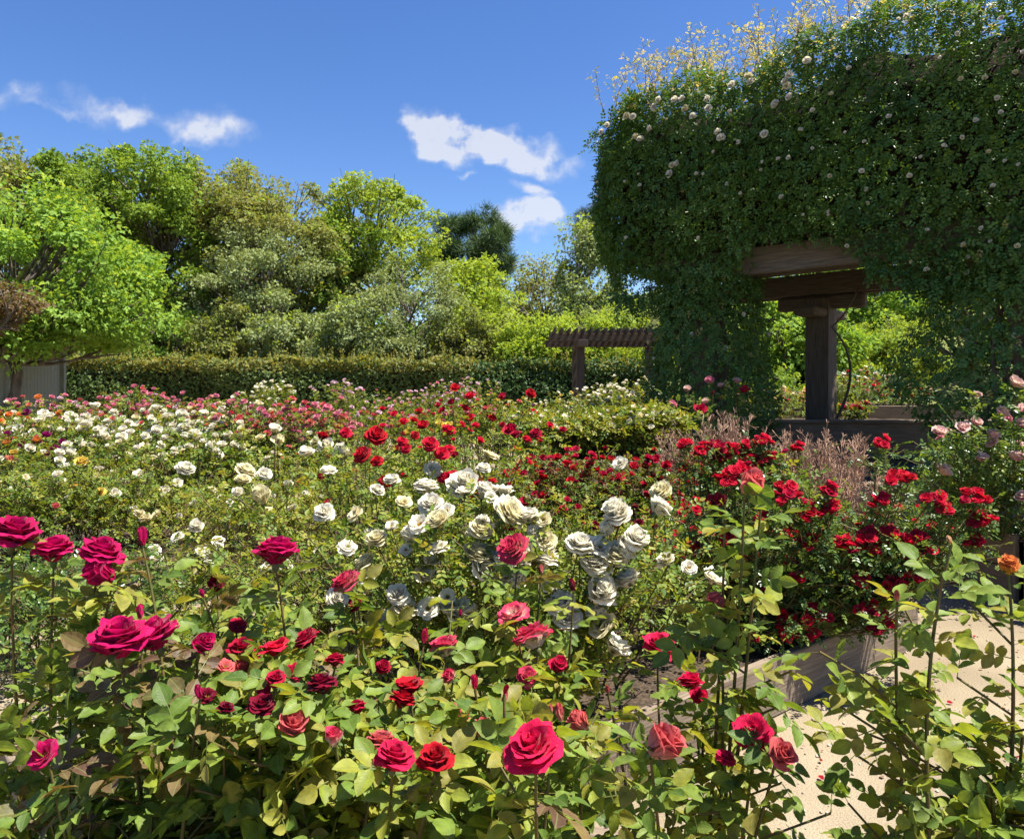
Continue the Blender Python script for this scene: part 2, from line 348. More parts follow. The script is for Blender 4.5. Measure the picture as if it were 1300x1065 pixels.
def leaves_on(g, nodes, tang, size, hi, mats_p, r, droop=.15, flat=.75):
    """pinnate leaves at the nodes of the canes. mats_p: per-node material index"""
    n = len(nodes)
    if n == 0: return
    nodes = np.array(nodes); tang = norm(np.array(tang))
    ang = np.arange(n) * 2.4 + r.uniform(0, .9, n)
    ref = np.where(np.abs(tang[:, 2:3]) > .9, np.array([[1., .05, 0]]), np.array([[0, .05, 1.]]))
    a = norm(np.cross(tang, ref)); b = np.cross(tang, a)
    o = np.cos(ang)[:, None] * a + np.sin(ang)[:, None] * b
    ld = norm(o * 1. + tang * r.uniform(.25, .9, (n, 1)) + np.array([0, 0, -droop]))
    up = norm(np.array([0, 0, 1.]) * flat + r.normal(0, .38, (n, 3)) - .05 * o)
    y = norm(np.cross(up, ld)); up = np.cross(ld, y)
    sz = size * r.uniform(.7, 1.2, n)
    m = np.asarray(mats_p)
    if not hi:
        inst(g, COMP_LO, nodes, ld, up, sz * 1.15, m)
        return
    RL = sz * 1.25
    inst(g, RACHIS, nodes, ld, up, RL, m, scw=np.full(n, .09))
    for (x, an, s) in ((1., 0, 1.), (.68, 55, .85), (.68, -55, .85), (.34, 65, .62), (.34, -65, .62)):
        dd = norm(ld * math.cos(R_(an)) + y * math.sin(R_(an)) + r.normal(0, .12, (n, 3)) + np.array([0, 0, -.08]))
        uu = norm(up + r.normal(0, .22, (n, 3)))
        pos = nodes + ld * (RL * x)[:, None] - np.array([0, 0, 1]) * (RL * .1 * x * x)[:, None]
        inst(g, LEAF_HI, pos, dd, uu, sz * s * r.uniform(.85, 1.15, n), m)

# ------------------------------------------------------------------ the rose bush
FOL = {'rose': ['leaf_mid', 'leaf_young', 'leaf_red'], 'dark': ['leaf_dark', 'leaf_mid', 'leaf_young'], 'fresh': ['leaf_young', 'leaf_mid', 'leaf_red'], 'reddish': ['leaf_mid', 'leaf_red', 'leaf_young']}
def rose_bush(base, z0, H, Rr, label, group, blooms=(), extra=8, nauto=0, auto=None, fol='rose', name='rose_bush', cat='rose bush', leaf=None, dens=1., young=.35, seed=None, wild=0., low=.28, shoots=None):
    """base (x, y), soil height z0, top height H; blooms: (pos, size, shape, colour); auto: [(weight, shape, colour, size)] put on nauto free canes"""
    x, y = base; d = y
    r = np.random.default_rng(seed if seed is not None else int(abs(x * 977 + y * 3571)) + 11)
    root = empty(name, (x, y, z0), label, cat, group)
    hi = d < 2.35; far = d > 6.4
    leaf = leaf or (.05 if hi else .05 if not far else .062)
    step = (.042 if hi else .05 if not far else .085) / dens
    B0 = np.array([x, y, z0])
    tips = [(np.array(p), (s, sh, co)) for (p, s, sh, co) in blooms]
    na = 0
    todo = extra + nauto
    for i in range(todo):
        a = r.uniform(0, 6.283); q = Rr * math.sqrt(r.uniform(.02, 1))
        hh = (H - z0) * (r.uniform(.55, .95) if i >= nauto else r.uniform(.72, 1.02)) * (1 - .22 * (q / Rr) ** 2) + (r.uniform(0, wild) if i >= nauto else 0)
        sp = None
        if i < nauto:
            k = random.choices(range(len(auto)), [w[0] for w in auto])[0]
            sp = (auto[k][3] * r.uniform(.6, 1.2), auto[k][1], auto[k][2])
        tips.append((np.array([x + q * math.cos(a), y + q * math.sin(a), z0 + hh]), sp))
    gs = Geo(); gl = Geo(); nodes = []; tang = []; mi = []
    for tip, sp in tips:
        off = tip - B0; b0 = B0 + np.array([off[0] * .15, off[1] * .15, 0]) + np.append(r.normal(0, .04, 2), 0)
        mid = b0 * .45 + tip * .55 + np.array([off[0] * .16, off[1] * .16, .12 * (tip[2] - z0)]) + r.normal(0, .03, 3)
        end = tip - np.array([0, 0, (sp[0] * .14 if sp else 0)])
        ln = np.linalg.norm(end - b0); n = max(6, int(ln / step)); pts = bez(b0, mid, end, n)
        rr = np.linspace(.0052, .0022, n) if not far else np.linspace(.008, .0035, n)
        sub = pts[:: (1 if hi else 2)] if not far else pts[::3]
        if len(sub) < 2 or not np.allclose(sub[-1], pts[-1]): sub = np.vstack([sub, pts[-1]])
        tube(gs, sub, np.linspace(rr[0], rr[-1], len(sub)), 5 if hi else 3, 0, False)
        T = np.gradient(pts, axis=0)
        stop = n - (1 if sp else 0)
        for i in range(int(n * low), max(stop, 2)):
            if i >= n: break
            t = i / n
            nodes.append(pts[i]); tang.append(T[i])
            mi.append((1 if r.random() < young * 1.6 else 2 if r.random() < .07 else 0) if t > .8 else (1 if r.random() < young * .35 else 0))
        if sp and sp[1] != 'bud':
            for q_ in (.86, .92, .97):
                i = min(n - 1, int(n * q_)); nodes.append(pts[i] + r.normal(0, .004, 3)); tang.append(T[i]); mi.append(1 if r.random() < .5 else 0)
        ns = shoots if shoots is not None else (6 if hi else 4 if not far else 2)
        for k in range(ns):              # side shoots fill the bush
            i = int(n * r.uniform(.3, .85)); i = min(i, n - 1)
            a = r.uniform(0, 6.283); sl = r.uniform(.10, .26) * (1 if not hi else .62)
            e = pts[i] + np.array([math.cos(a) * sl, math.sin(a) * sl, sl * r.uniform(.1, .8)])
            m2 = (pts[i] + e) / 2 + np.array([0, 0, .02])
            nn = max(3, int(sl / step)); q = bez(pts[i], m2, e, nn)
            tube(gs, q[[0, -1]] if far else q[::2] if len(q[::2]) > 1 else q, .0025 if not far else .003, 3, 0, False)
            Tq = np.gradient(q, axis=0)
            for j in range(1, nn):
                nodes.append(q[j]); tang.append(Tq[j]); mi.append(1 if (j >= nn - 2 and r.random() < young) else 0)
        if sp:
            o = put_flower(root, tip, sp[0], sp[1], sp[2], d, name='bud' if sp[1] == 'bud' else 'flower')
            if sp[1] == 'bud': o.rotation_euler = (r.normal(0, .15), r.normal(0, .15), r.uniform(0, 6))
    leaves_on(gl, nodes, tang, leaf, hi, mi, r)
    fo = gl.build('foliage', [M[k + ('_near' if hi else '')] for k in FOL[fol]], root); st = gs.build('canes', [M['cane']], root, True)
    for o in (fo, st):
        o.data.transform(__import__('mathutils').Matrix.Translation(-Vector((x, y, z0))))
    return root
SKY_HUE, SKY_SAT, SKY_VAL, CLOUD_VAL, EXPOSURE = .511, 1.22, 0.60, 3.2, 1.62
# ------------------------------------------------------------------ world, sun
SUN_EL, SUN_AZ = 66, 98        # the sun stands high, ahead of the camera, a little to the left
w = bpy.data.worlds.new('World'); scene.world = w; w.use_nodes = True
nt = w.node_tree; nt.nodes.clear(); L = nt.links
sky = N(nt, 'ShaderNodeTexSky'); sky.sky_type = 'NISHITA'; sky.sun_disc = False
sky.sun_elevation = R_(SUN_EL); sky.sun_rotation = R_(SUN_AZ); sky.altitude = 400; sky.air_density = 1.0; sky.dust_density = .05; sky.ozone_density = 3.0
bg = N(nt, 'ShaderNodeBackground'); bg.inputs['Strength'].default_value = .10
wo = N(nt, 'ShaderNodeOutputWorld'); L.new(bg.outputs[0], wo.inputs['Surface'])
hs = N(nt, 'ShaderNodeHueSaturation'); hs.inputs['Hue'].default_value = SKY_HUE; hs.inputs['Saturation'].default_value = SKY_SAT; hs.inputs['Value'].default_value = SKY_VAL
L.new(sky.outputs[0], hs.inputs['Color'])
# small fair-weather clouds, by direction in the sky
tc = N(nt, 'ShaderNodeTexCoord'); sp = N(nt, 'ShaderNodeSeparateXYZ'); L.new(tc.outputs['Generated'], sp.inputs[0])
ymax = N(nt, 'ShaderNodeMath', operation='MAXIMUM'); ymax.inputs[1].default_value = .05; L.new(sp.outputs[1], ymax.inputs[0])
dx = N(nt, 'ShaderNodeMath', operation='DIVIDE'); L.new(sp.outputs[0], dx.inputs[0]); L.new(ymax.outputs[0], dx.inputs[1])
dz = N(nt, 'ShaderNodeMath', operation='DIVIDE'); L.new(sp.outputs[2], dz.inputs[0]); L.new(ymax.outputs[0], dz.inputs[1])
cv = N(nt, 'ShaderNodeCombineXYZ'); L.new(dx.outputs[0], cv.inputs[0]); L.new(dz.outputs[0], cv.inputs[1])
wn = N(nt, 'ShaderNodeTexNoise'); wn.inputs['Scale'].default_value = 16; wn.inputs['Detail'].default_value = 5; L.new(cv.outputs[0], wn.inputs['Vector'])
ws = N(nt, 'ShaderNodeVectorMath', operation='SUBTRACT'); ws.inputs[1].default_value = (.5, .5, .5); L.new(wn.outputs['Color'], ws.inputs[0])
wk = N(nt, 'ShaderNodeVectorMath', operation='SCALE'); wk.inputs['Scale'].default_value = .085; L.new(ws.outputs[0], wk.inputs[0])
wa = N(nt, 'ShaderNodeVectorMath', operation='ADD'); L.new(cv.outputs[0], wa.inputs[0]); L.new(wk.outputs[0], wa.inputs[1])
CL = [(15, 128, 58, 24, -12, .62), (70, 136, 60, 10, 0, .40), (135, 138, 75, 26, 12, .66), (185, 150, 44, 24, 35, .7), (270, 165, 70, 33, 6, .95), (235, 175, 40, 18, 0, .55), (540, 165, 34, 40, 15, 1.3), (575, 180, 76, 31, 14, 1.7),
      (660, 198, 96, 27, 13, 1.5), (620, 178, 40, 26, 0, 1.1), (675, 243, 42, 14, 0, .9), (670, 280, 70, 26, -6, 1.5), (690, 266, 32, 18, 0, 1.), (583, 217, 14, 6, 0, .7), (655, 218, 12, 16, 30, .5)]
acc = None
for (px, py, rx, ry, rot, den) in CL:
    mp = N(nt, 'ShaderNodeMapping', vector_type='TEXTURE')
    mp.inputs['Location'].default_value = ((px - 650) / F, (490 - py) / F, 0); mp.inputs['Rotation'].default_value = (0, 0, R_(-rot)); mp.inputs['Scale'].default_value = (rx / F, ry / F, 1)
    L.new(wa.outputs[0], mp.inputs['Vector'])
    fl = N(nt, 'ShaderNodeVectorMath', operation='MULTIPLY'); fl.inputs[1].default_value = (1, 1, 0); L.new(mp.outputs[0], fl.inputs[0])
    le = N(nt, 'ShaderNodeVectorMath', operation='LENGTH'); L.new(fl.outputs[0], le.inputs[0])
    su = N(nt, 'ShaderNodeMath', operation='MULTIPLY_ADD'); su.inputs[1].default_value = -den; su.inputs[2].default_value = den; su.use_clamp = True
    L.new(le.outputs['Value'], su.inputs[0])
    if acc is None: acc = su
    else:
        a2 = N(nt, 'ShaderNodeMath', operation='ADD'); L.new(acc.outputs[0], a2.inputs[0]); L.new(su.outputs[0], a2.inputs[1]); acc = a2
n2 = N(nt, 'ShaderNodeTexNoise'); n2.inputs['Scale'].default_value = 22; n2.inputs['Detail'].default_value = 9; n2.inputs['Roughness'].default_value = .58; L.new(cv.outputs[0], n2.inputs['Vector'])
nm = N(nt, 'ShaderNodeMapRange'); nm.inputs[1].default_value = .3; nm.inputs[2].default_value = .62; nm.inputs[3].default_value = .30; nm.inputs[4].default_value = 1.6; L.new(n2.outputs['Fac'], nm.inputs[0])
mm = N(nt, 'ShaderNodeMath', operation='MULTIPLY'); mm.use_clamp = True; L.new(acc.outputs[0], mm.inputs[0]); L.new(nm.outputs[0], mm.inputs[1])
sm = N(nt, 'ShaderNodeMapRange', interpolation_type='SMOOTHSTEP'); sm.inputs[1].default_value = .02; sm.inputs[2].default_value = 1.5; sm.inputs[4].default_value = .93; L.new(mm.outputs[0], sm.inputs[0])
cr = ramp(nt, [(0, (.80, .82, .87)), (1, (.97, .97, .98))]); L.new(nm.outputs[0], cr.inputs['Fac'])
csc = N(nt, 'ShaderNodeVectorMath', operation='SCALE'); csc.inputs['Scale'].default_value = CLOUD_VAL; L.new(cr.outputs['Color'], csc.inputs[0])
mx = N(nt, 'ShaderNodeMix'); mx.data_type = 'RGBA'; L.new(sm.outputs[0], mx.inputs[0]); L.new(hs.outputs[0], mx.inputs[6]); L.new(csc.outputs[0], mx.inputs[7])
L.new(mx.outputs[2], bg.inputs['Color'])

sd = bpy.data.lights.new('sun', 'SUN'); sd.energy = 4.3; sd.angle = R_(.53); sd.color = (1, .95, .86)
so = bpy.data.objects.new('sun', sd); COL.objects.link(so)
dirv = Vector((math.sin(R_(SUN_AZ)) * math.cos(R_(SUN_EL)), math.cos(R_(SUN_AZ)) * math.cos(R_(SUN_EL)), math.sin(R_(SUN_EL))))
so.rotation_euler = dirv.to_track_quat('Z', 'Y').to_euler(); so.location = (0, 10, 30)

scene.view_settings.view_transform = 'Standard'; scene.view_settings.look = 'None'
scene.view_settings.exposure = EXPOSURE; scene.view_settings.gamma = 1
cy = scene.cycles; cy.max_bounces = 7; cy.diffuse_bounces = 4; cy.transmission_bounces = 5; cy.glossy_bounces = 2; cy.transparent_max_bounces = 4
cy.sample_clamp_indirect = 4; cy.use_denoising = True; cy.blur_glossy = 1

# ------------------------------------------------------------------ ground
def sand_mat():
    m, nt, out = newmat('decomposed_granite'); L = nt.links
    tc = N(nt, 'ShaderNodeTexCoord')
    n1 = N(nt, 'ShaderNodeTexNoise'); n1.inputs['Scale'].default_value = 1.3; n1.inputs['Detail'].default_value = 6; L.new(tc.outputs['Object'], n1.inputs['Vector'])
    n2 = N(nt, 'ShaderNodeTexNoise'); n2.inputs['Scale'].default_value = 160; n2.inputs['Detail'].default_value = 3; L.new(tc.outputs['Object'], n2.inputs['Vector'])
    v = N(nt, 'ShaderNodeTexVoronoi'); v.inputs['Scale'].default_value = 110; L.new(tc.outputs['Object'], v.inputs['Vector'])
    r1 = ramp(nt, [(.3, (.195, .155, .103)), (.55, (.255, .208, .140)), (.75, (.305, .255, .177))]); L.new(n1.outputs['Fac'], r1.inputs['Fac'])
    r2 = ramp(nt, [(.32, (.55, .52, .48)), (.5, (1, 1, 1)), (.7, (1.25, 1.25, 1.25))]); L.new(n2.outputs['Fac'], r2.inputs['Fac'])
    mu = N(nt, 'ShaderNodeMix'); mu.data_type = 'RGBA'; mu.blend_type = 'MULTIPLY'; mu.inputs[0].default_value = .7
    L.new(r1.outputs['Color'], mu.inputs[6]); L.new(r2.outputs['Color'], mu.inputs[7])
    b = N(nt, 'ShaderNodeBsdfPrincipled'); b.inputs['Roughness'].default_value = .95; b.inputs['Specular IOR Level'].default_value = .1
    L.new(mu.outputs[2], b.inputs['Base Color'])
    ad = N(nt, 'ShaderNodeMath', operation='ADD'); L.new(n2.outputs['Fac'], ad.inputs[0]); L.new(v.outputs['Distance'], ad.inputs[1])
    bp = N(nt, 'ShaderNodeBump'); bp.inputs['Strength'].default_value = .45; bp.inputs['Distance'].default_value = .006
    L.new(ad.outputs[0], bp.inputs['Height']); L.new(bp.outputs[0], b.inputs['Normal']); L.new(b.outputs[0], out.inputs['Surface'])
    return m
M['sand'] = sand_mat()
M['soil'] = plain_mat('soil_mulch', [(.025, .018, .012), (.06, .042, .028), (.12, .085, .055)], scale=45, rough=.95, bump=.8, bscale=90, bdist=.02)
M['grassy'] = plain_mat('hill_grass', [(.06, .08, .02), (.11, .13, .03), (.20, .18, .06)], scale=3, rough=.95)
M['wood'] = plain_mat('weathered_wood', [(.105, .075, .05), (.18, .137, .098), (.265, .21, .155)], scale=3.2, stretch=(1.1, 22, 22), rough=.85, bump=.5, detail=6, bdist=.006)
M['wood_dark'] = plain_mat('dark_stained_wood', [(.045, .033, .027), (.075, .056, .045), (.11, .083, .066)], scale=3, stretch=(1.1, 20, 20), rough=.8, bump=.5, bdist=.006)
M['wood_post'] = plain_mat('rough_post_wood', [(.07, .055, .041), (.125, .10, .076), (.18, .148, .114)], scale=3, stretch=(1., 16, 16), rough=.88, bump=.7, bdist=.012)
M['fence'] = plain_mat('pale_fence_paint', [(.15, .165, .135), (.20, .215, .18), (.25, .26, .22)], scale=4, stretch=(1, 10, 10), rough=.8)
M['bark'] = plain_mat('bark', [(.05, .04, .03), (.11, .09, .07), (.19, .165, .13)], scale=9, stretch=(1, 1, .25), rough=.95, bump=1, bdist=.03)

g = Geo()
n = 60; xs = np.concatenate([[-1500, -300], np.linspace(-60, 60, n), [300, 1500]]); ys = np.concatenate([[-300, -40], np.linspace(-8, 70, n), [250, 1500]])
XX, YY = np.meshgrid(xs, ys); ZZ = 0.0 * XX
i = np.arange(len(ys) - 1)[:, None] * len(xs); j = np.arange(len(xs) - 1)[None]
ff = np.stack([i + j, i + j + 1, i + len(xs) + j + 1, i + len(xs) + j], -1).reshape(-1, 4)
g.add(np.stack([XX, YY, ZZ], -1).reshape(-1, 3), ff)
tag(g.build('ground', [M['sand']]), kind='structure')

def hill_z(x, y):
    a = np.clip((y - 15.5 + .25 * (10 - x)) / 22, 0, 1); b = np.clip((x - 3.0) / 3.5, 0, 1)
    return -.2 + (a * a * (3 - 2 * a)) * b * b * (3 - 2 * b) * 6.5
xs = np.linspace(2, 60, 60); ys = np.linspace(14, 75, 60); XX, YY = np.meshgrid(xs, ys); ZZ = hill_z(XX, YY)
i = np.arange(59)[:, None] * 60; j = np.arange(59)[None]
g = Geo(); g.add(np.stack([XX, YY, ZZ], -1).reshape(-1, 3), np.stack([i + j, i + j + 1, i + 61 + j, i + 60 + j], -1).reshape(-1, 4))
tag(g.build('hill', [M['grassy']], smooth=True), kind='structure')

# ------------------------------------------------------------------ timber: every piece is a mesh of its own, grain along its length
def timber(name, a, b, hgt, thk, mat, parent, lift=0., bev=.006, jit=0.0):
    """board or beam from a to b (bottom centre line), height hgt, thickness thk"""
    a = Vector(a); b = Vector(b); d = b - a; ln = d.length
    g = Geo(); box_geo(g, (ln / 2, 0, hgt / 2), (ln, thk, hgt))
    o = g.build(name, [M[mat]])
    q = d.to_track_quat('X', 'Z'); o.rotation_euler = q.to_euler()
    o.location = a + Vector((0, 0, lift))
    if parent is not None:
        o.location = o.location - Vector(parent.location); o.parent = parent
    bv = o.modifiers.new('edge', 'BEVEL'); bv.width = bev; bv.segments = 1
    return o
def post(name, p, h, s, mat, parent, rz=0, s2=None):
    g = Geo(); box_geo(g, (h / 2, 0, 0), (h, s, s2 or s))
    o = g.build(name, [M[mat]]); o.rotation_euler = (Vector((0, 0, 1)).to_track_quat('X', 'Z')).to_euler()
    o.rotation_euler = (rz, R_(-90), 0); o.rotation_mode = 'ZYX'
    o.rotation_mode = 'XYZ'
    from mathutils import Matrix
    o.rotation_euler = (Matrix.Rotation(rz, 3, 'Z') @ Matrix.Rotation(R_(-90), 3, 'Y')).to_euler()
    o.location = Vector(p) - (Vector(parent.location) if parent is not None else Vector())
    o.parent = parent
    bv = o.modifiers.new('edge', 'BEVEL'); bv.width = .01; bv.segments = 1
    return o

def raised_bed(poly, h, label, nb=1, mat='wood', z0=0., open_edges=(), cap=False):
    """planter of stacked boards round a polygon (counter-clockwise), filled with soil"""
    cx = sum(p[0] for p in poly) / len(poly); cy_ = sum(p[1] for p in poly) / len(poly)
    root = empty('raised_bed', (cx, cy_, z0), label, 'raised bed', 'wooden raised beds of roses')
    K = len(poly); bh = h / nb
    for k in range(K):
        if k in open_edges: continue
        a = np.array(poly[k], float); b = np.array(poly[(k + 1) % K], float); d = (b - a) / np.linalg.norm(b - a)
        for i in range(nb):
            A = a + d * (.03 if True else 0); B = b - d * .03
            ln = np.linalg.norm(B - A); m = max(1, round(ln / 3.4))
            for s in range(m):
                p = A + (B - A) * s / m + d * .002; q = A + (B - A) * (s + 1) / m - d * .002
                off = random.uniform(-.004, .004)
                nx = np.array([-d[1], d[0]]) * off
                timber('board', (p[0] + nx[0], p[1] + nx[1], z0 + i * bh + .002), (q[0] + nx[0], q[1] + nx[1], z0 + i * bh + .002), bh - .006, .055, mat, root)
        if cap:
            n_ = np.array([-d[1], d[0]])
            timber('cap_board', (a[0], a[1], z0 + h), (b[0], b[1], z0 + h), .04, .16, mat, root)
        post('corner_post', (a[0] + d[0] * .09 - d[1] * .07, a[1] + d[1] * .09 + d[0] * .07, z0), h - .03, .085, mat, root, math.atan2(d[1], d[0]))
    # soil: a gently heaped sheet
    g = Geo(); pts = [np.array(p, float) for p in poly]; c = np.array([cx, cy_])
    ring = []; 
    for k in range(K):
        for t in np.linspace(0, 1, 6, endpoint=False): ring.append(pts[k] * (1 - t) + pts[(k + 1) % K] * t)
    ring = np.array(ring); nr = len(ring); V = []
    for s in (1., .8, .6, .4, .2):
        q = c + (ring - c) * (s * .992); z = h - .05 + .05 * (1 - s) + rng.normal(0, .012, nr) * (s < 1)
        V.append(np.column_stack([q - c, z]))
    V = np.concatenate(V + [np.array([[0, 0, h]])])
    f4 = [[s * nr + i, s * nr + (i + 1) % nr, (s + 1) * nr + (i + 1) % nr, (s + 1) * nr + i] for s in range(4) for i in range(nr)]
    g.add(V, f4); g.f.append(np.array([[4 * nr + i, 4 * nr + (i + 1) % nr, 5 * nr] for i in range(nr)])); g.m.append(np.zeros(nr, int))
    g.build('soil', [M['soil']], root)
    return root

e = np.array([.74, .67]); mN = np.array([-.67, .74])
raised_bed([(-2.02, 2.94), (-.45, 1.2), (.25, .45), (1.25, 1.35), (.62, 2.1)], .28, 'weathered plank bed at the bottom left corner holding the deep pink roses')
raised_bed([(-.9, 3.35), (.15, 2.74), (2.5, 4.62), (1.75, 6.9), (.2, 6.2)], .28, 'weathered plank bed beside the sandy path, full of white and red roses')
p0 = np.array([-2.66, 5.34])
raised_bed([tuple(p0 - e * 3.2), tuple(p0 + e * 2.9), tuple(p0 + e * 2.9 + mN * 2.4), tuple(p0 - e * 3.2 + mN * 2.4)], .30, 'weathered plank bed in the middle left behind the deep pink roses')
p1 = np.array([-4.7, 8.3])
raised_bed([tuple(p1 - e * 3.5), tuple(p1 + e * 5.2), tuple(p1 + e * 5.2 + mN * 2.2), tuple(p1 - e * 3.5 + mN * 2.2)], .30, 'weathered plank bed of white roses farther back on the left')
raised_bed([(3.49, 6.40), (3.76, 5.50), (4.2, 4.3), (6.3, 4.8), (6.3, 6.3)], .50, 'two board high grey bed on the right under the pale pink roses', nb=2)
raised_bed([(2.9, 6.75), (4.55, 6.56), (8.3, 6.4), (8.5, 9.6), (4.0, 9.3)], .69, 'high grey plank bed at the foot of the right vine covered post', nb=3, cap=True)
raised_bed([(3.3, 10.15), (7.6, 10.0), (8.4, 13.2), (3.6, 13.4)], 1.10, 'tall plank bed behind the central pergola post', nb=4, cap=True)
raised_bed([(5.45, 11.5), (7.0, 11.4), (7.3, 12.6), (5.8, 12.8)], .24, 'small plank bed of red and pink roses stepping up behind the pergola', z0=1.06)
raised_bed([(5.7, 14.0), (8.4, 16.2), (8.0, 18.5), (5.0, 16.5)], 1.45, 'highest plank bed on the slope far behind the pergola', nb=4, cap=True)
raised_bed([(.18, 7.0), (1.6, 7.05), (1.65, 8.2), (.16, 8.3)], .90, 'brown plank bed of small yellow and white roses left of the pergola', nb=3, mat='wood')

# ------------------------------------------------------------------ fence and far pergola
fr = empty('board_fence', (X(70, 14.5), 14.5, 0), 'pale painted board fence at the left edge behind the tree trunk', 'fence')
a = np.array([X(78, 18.2), 18.2]); b = np.array([X(40, 16.8), 16.8])
d = (b - a); ln = np.linalg.norm(d); d /= ln
for k in range(18):
    p = a + d * (k * .155)
    g = Geo(); box_geo(g, (p[0] - fr.location[0], p[1] - fr.location[1], 1.30 + .01 * (k % 3)), (.145, .022, 2.56), math.atan2(d[1], d[0])); g.build('board', [M['fence']], fr)
for k in range(2):
    p = a + d * (k * 2.4 + .02); post('post', (p[0] + .05, p[1] - .02, 0), 2.70, .12, 'fence', fr, math.atan2(d[1], d[0]))
b2 = np.array([X(-90, 16.8), 16.8]); d2 = b2 - b; d2 /= np.linalg.norm(d2)
for k in range(16):
    p = b + d2 * (k * .155 + .1)
    g = Geo(); box_geo(g, (p[0] - fr.location[0], p[1] - fr.location[1], 1.30 + .01 * (k % 3)), (.145, .022, 2.56), math.atan2(d2[1], d2[0])); g.build('board', [M['fence']], fr)

D2 = 20.
fp = empty('small_pergola', (X(735, D2), D2, 0), 'distant dark brown slatted pergola left of the vine covered one', 'pergola')
for px in (737, 840): 
    post('post', (X(px, D2), D2, 0), 2.76, .21, 'wood_dark', fp); post('post', (X(px, D2) + .06, D2 + 2.2, 0), 2.76, .21, 'wood_dark', fp)
for dy in (-.12, .12, 2.08, 2.32):
    timber('beam', (X(699, D2), D2 + dy * 1.35, 2.80), (X(905, D2), D2 + dy * 1.35, 2.80), .20, .06, 'wood_dark', fp)
timber('bracket', (X(737, D2), D2 - .75, 2.63), (X(737, D2), D2 + .75, 2.63), .17, .24, 'wood_dark', fp)
for k in range(22):
    x = X(704, D2) + k * .19; timber('rafter', (x, D2 - .55, 3.005), (x, D2 + 2.9, 3.005), .12, .045, 'wood_dark', fp)

# ------------------------------------------------------------------ the big pergola
O = np.array([1.22, 10.5]); U = np.array([.725, -.689]); V_ = np.array([.689, .725])
def pg(s, t, z): p = O + U * s + V_ * t; return (p[0], p[1], z)
ang = math.atan2(U[1], U[0])
pr = empty('timber_pergola', pg(3, 1.5, 0), 'big timber pergola overgrown by climbing roses with a stout post', 'pergola')
for (s, t, z0) in ((1.36, .62, 0), (5.0, .62, .6), (8.2, .62, .5), (.2, 2.3, 0), (2.16, 2.45, 1.0), (5.4, 2.45, .6)):
    post('post', pg(s, t, z0), 2.86 - z0, .33, 'wood_post', pr, ang)
    if t > 1:      # cross-shaped corbels carry the beams
        for (dx, dy) in ((.62, 0), (0, .62)):
            A = pg(s - dx, t - dy, 2.70 + (.004 if dx else -.12)); B = pg(s + dx, t + dy, 2.70 + (.004 if dx else -.12))
            o = timber('corbel', A, B, .20 if dx else .13, .16 if dx else .3, 'wood_post', pr, bev=.03)
for t in (.48, .76, 2.30, 2.58):
    timber('beam', pg(.7, t, 3.0 if t < 1 else 2.905), pg(9.2, t, 3.0 if t < 1 else 2.905), .34 if t < 1 else .30, .13, 'wood_post', pr, bev=.012)
for k in range(18):
    s = .35 + k * .5
    timber('rafter', pg(s, .30, 3.345), pg(s, 3.2, 3.345), .20, .08, 'wood_dark', pr, bev=.008)
for k in range(7):
    timber('purlin', pg(.2, .4 + k * .42, 3.55), pg(9.0, .4 + k * .42, 3.55), .06, .06, 'wood_dark', pr)

# ------------------------------------------------------------------ climbing rose: foliage on lumpy volumes
M['vine'] = leaf_mat('climber_leaf', [(0.037, 0.09, 0.022), (0.07, 0.151, 0.033), (0.116, 0.215, 0.041), (0.083, 0.148, 0.033)], trans=.34, rough=.4, noise=1.5)
M['vine_tip'] = leaf_mat('climber_young_leaf', [(.30, .33, .08), (.45, .42, .14), (.52, .40, .19), (.26, .32, .07)], trans=.5)
M['core_fill'] = plain_mat('dark_core_fill', [(.012, .010, .006), (.03, .022, .014), (.05, .04, .025)], scale=22, rough=1, bump=1, bdist=.05)  # dark brown fill for the unseen cores inside vine and hedges
def lump(p, k=1.1):
    x, y, z = p[..., 0], p[..., 1], p[..., 2]
    return (np.sin(x * 2.1 * k + 1.3) * np.sin(y * 1.9 * k + .4) + np.sin(z * 2.6 * k + x * 1.1) * .7 + np.sin(x * 4.7 * k + z * 3.9) * .35 + np.sin(y * 5.1 * k - z * 4.3 + 2) * .35)
def roof_profile(s):            # bottom of the hanging mass along the pergola
    return np.interp(s, [-.4, .1, .7, 1.3, 1.75, 2.4, 3.1, 3.6, 4.1, 5, 9.5], [3.3, 2.95, 2.82, 2.8, 3.1, 3.38, 3.28, 3.0, 2.75, 2.72, 2.7])
def vine_leaves(g, pts, nrm, size, r, tipfrac=.0, hang=.5, mats=None):
    n = len(pts); rnd = r.normal(0, .55, (n, 3))
    ax = norm(nrm * .45 + rnd + np.array([0, 0, -hang])); up = norm(nrm * .8 + np.array([0, 0, .55]) + r.normal(0, .35, (n, 3)))
    y = norm(np.cross(up, ax)); up = np.cross(ax, y)
    inst(g, COMP_LO, pts, ax, up, size * r.uniform(.65, 1.25, n), mats if mats is not None else (r.random(n) < tipfrac).astype(int))
r = np.random.default_rng(3)
vr = empty('climbing_rose', pg(3, 1.2, 3.0), 'huge dark green climbing rose covering the pergola roof, dotted with white blooms', 'climbing rose', 'climbing roses on the pergola')
S0, S1, T0, T1, ZT = -.34, 9.4, 0.0, 3.2, 5.60
Vv = np.append(V_, 0); Uv = np.append(U, 0); Zv = np.array([0, 0, 1.])
def topz(s, t): return ZT + .08 - .42 * np.exp(-((s + .35) / .42) ** 2) - .14 * np.exp(-(t / .3) ** 2) + .10 * np.sin(s * 2.3) + .06 * np.sin(s * 5.1 + t * 3)
pts, nr_ = [], []
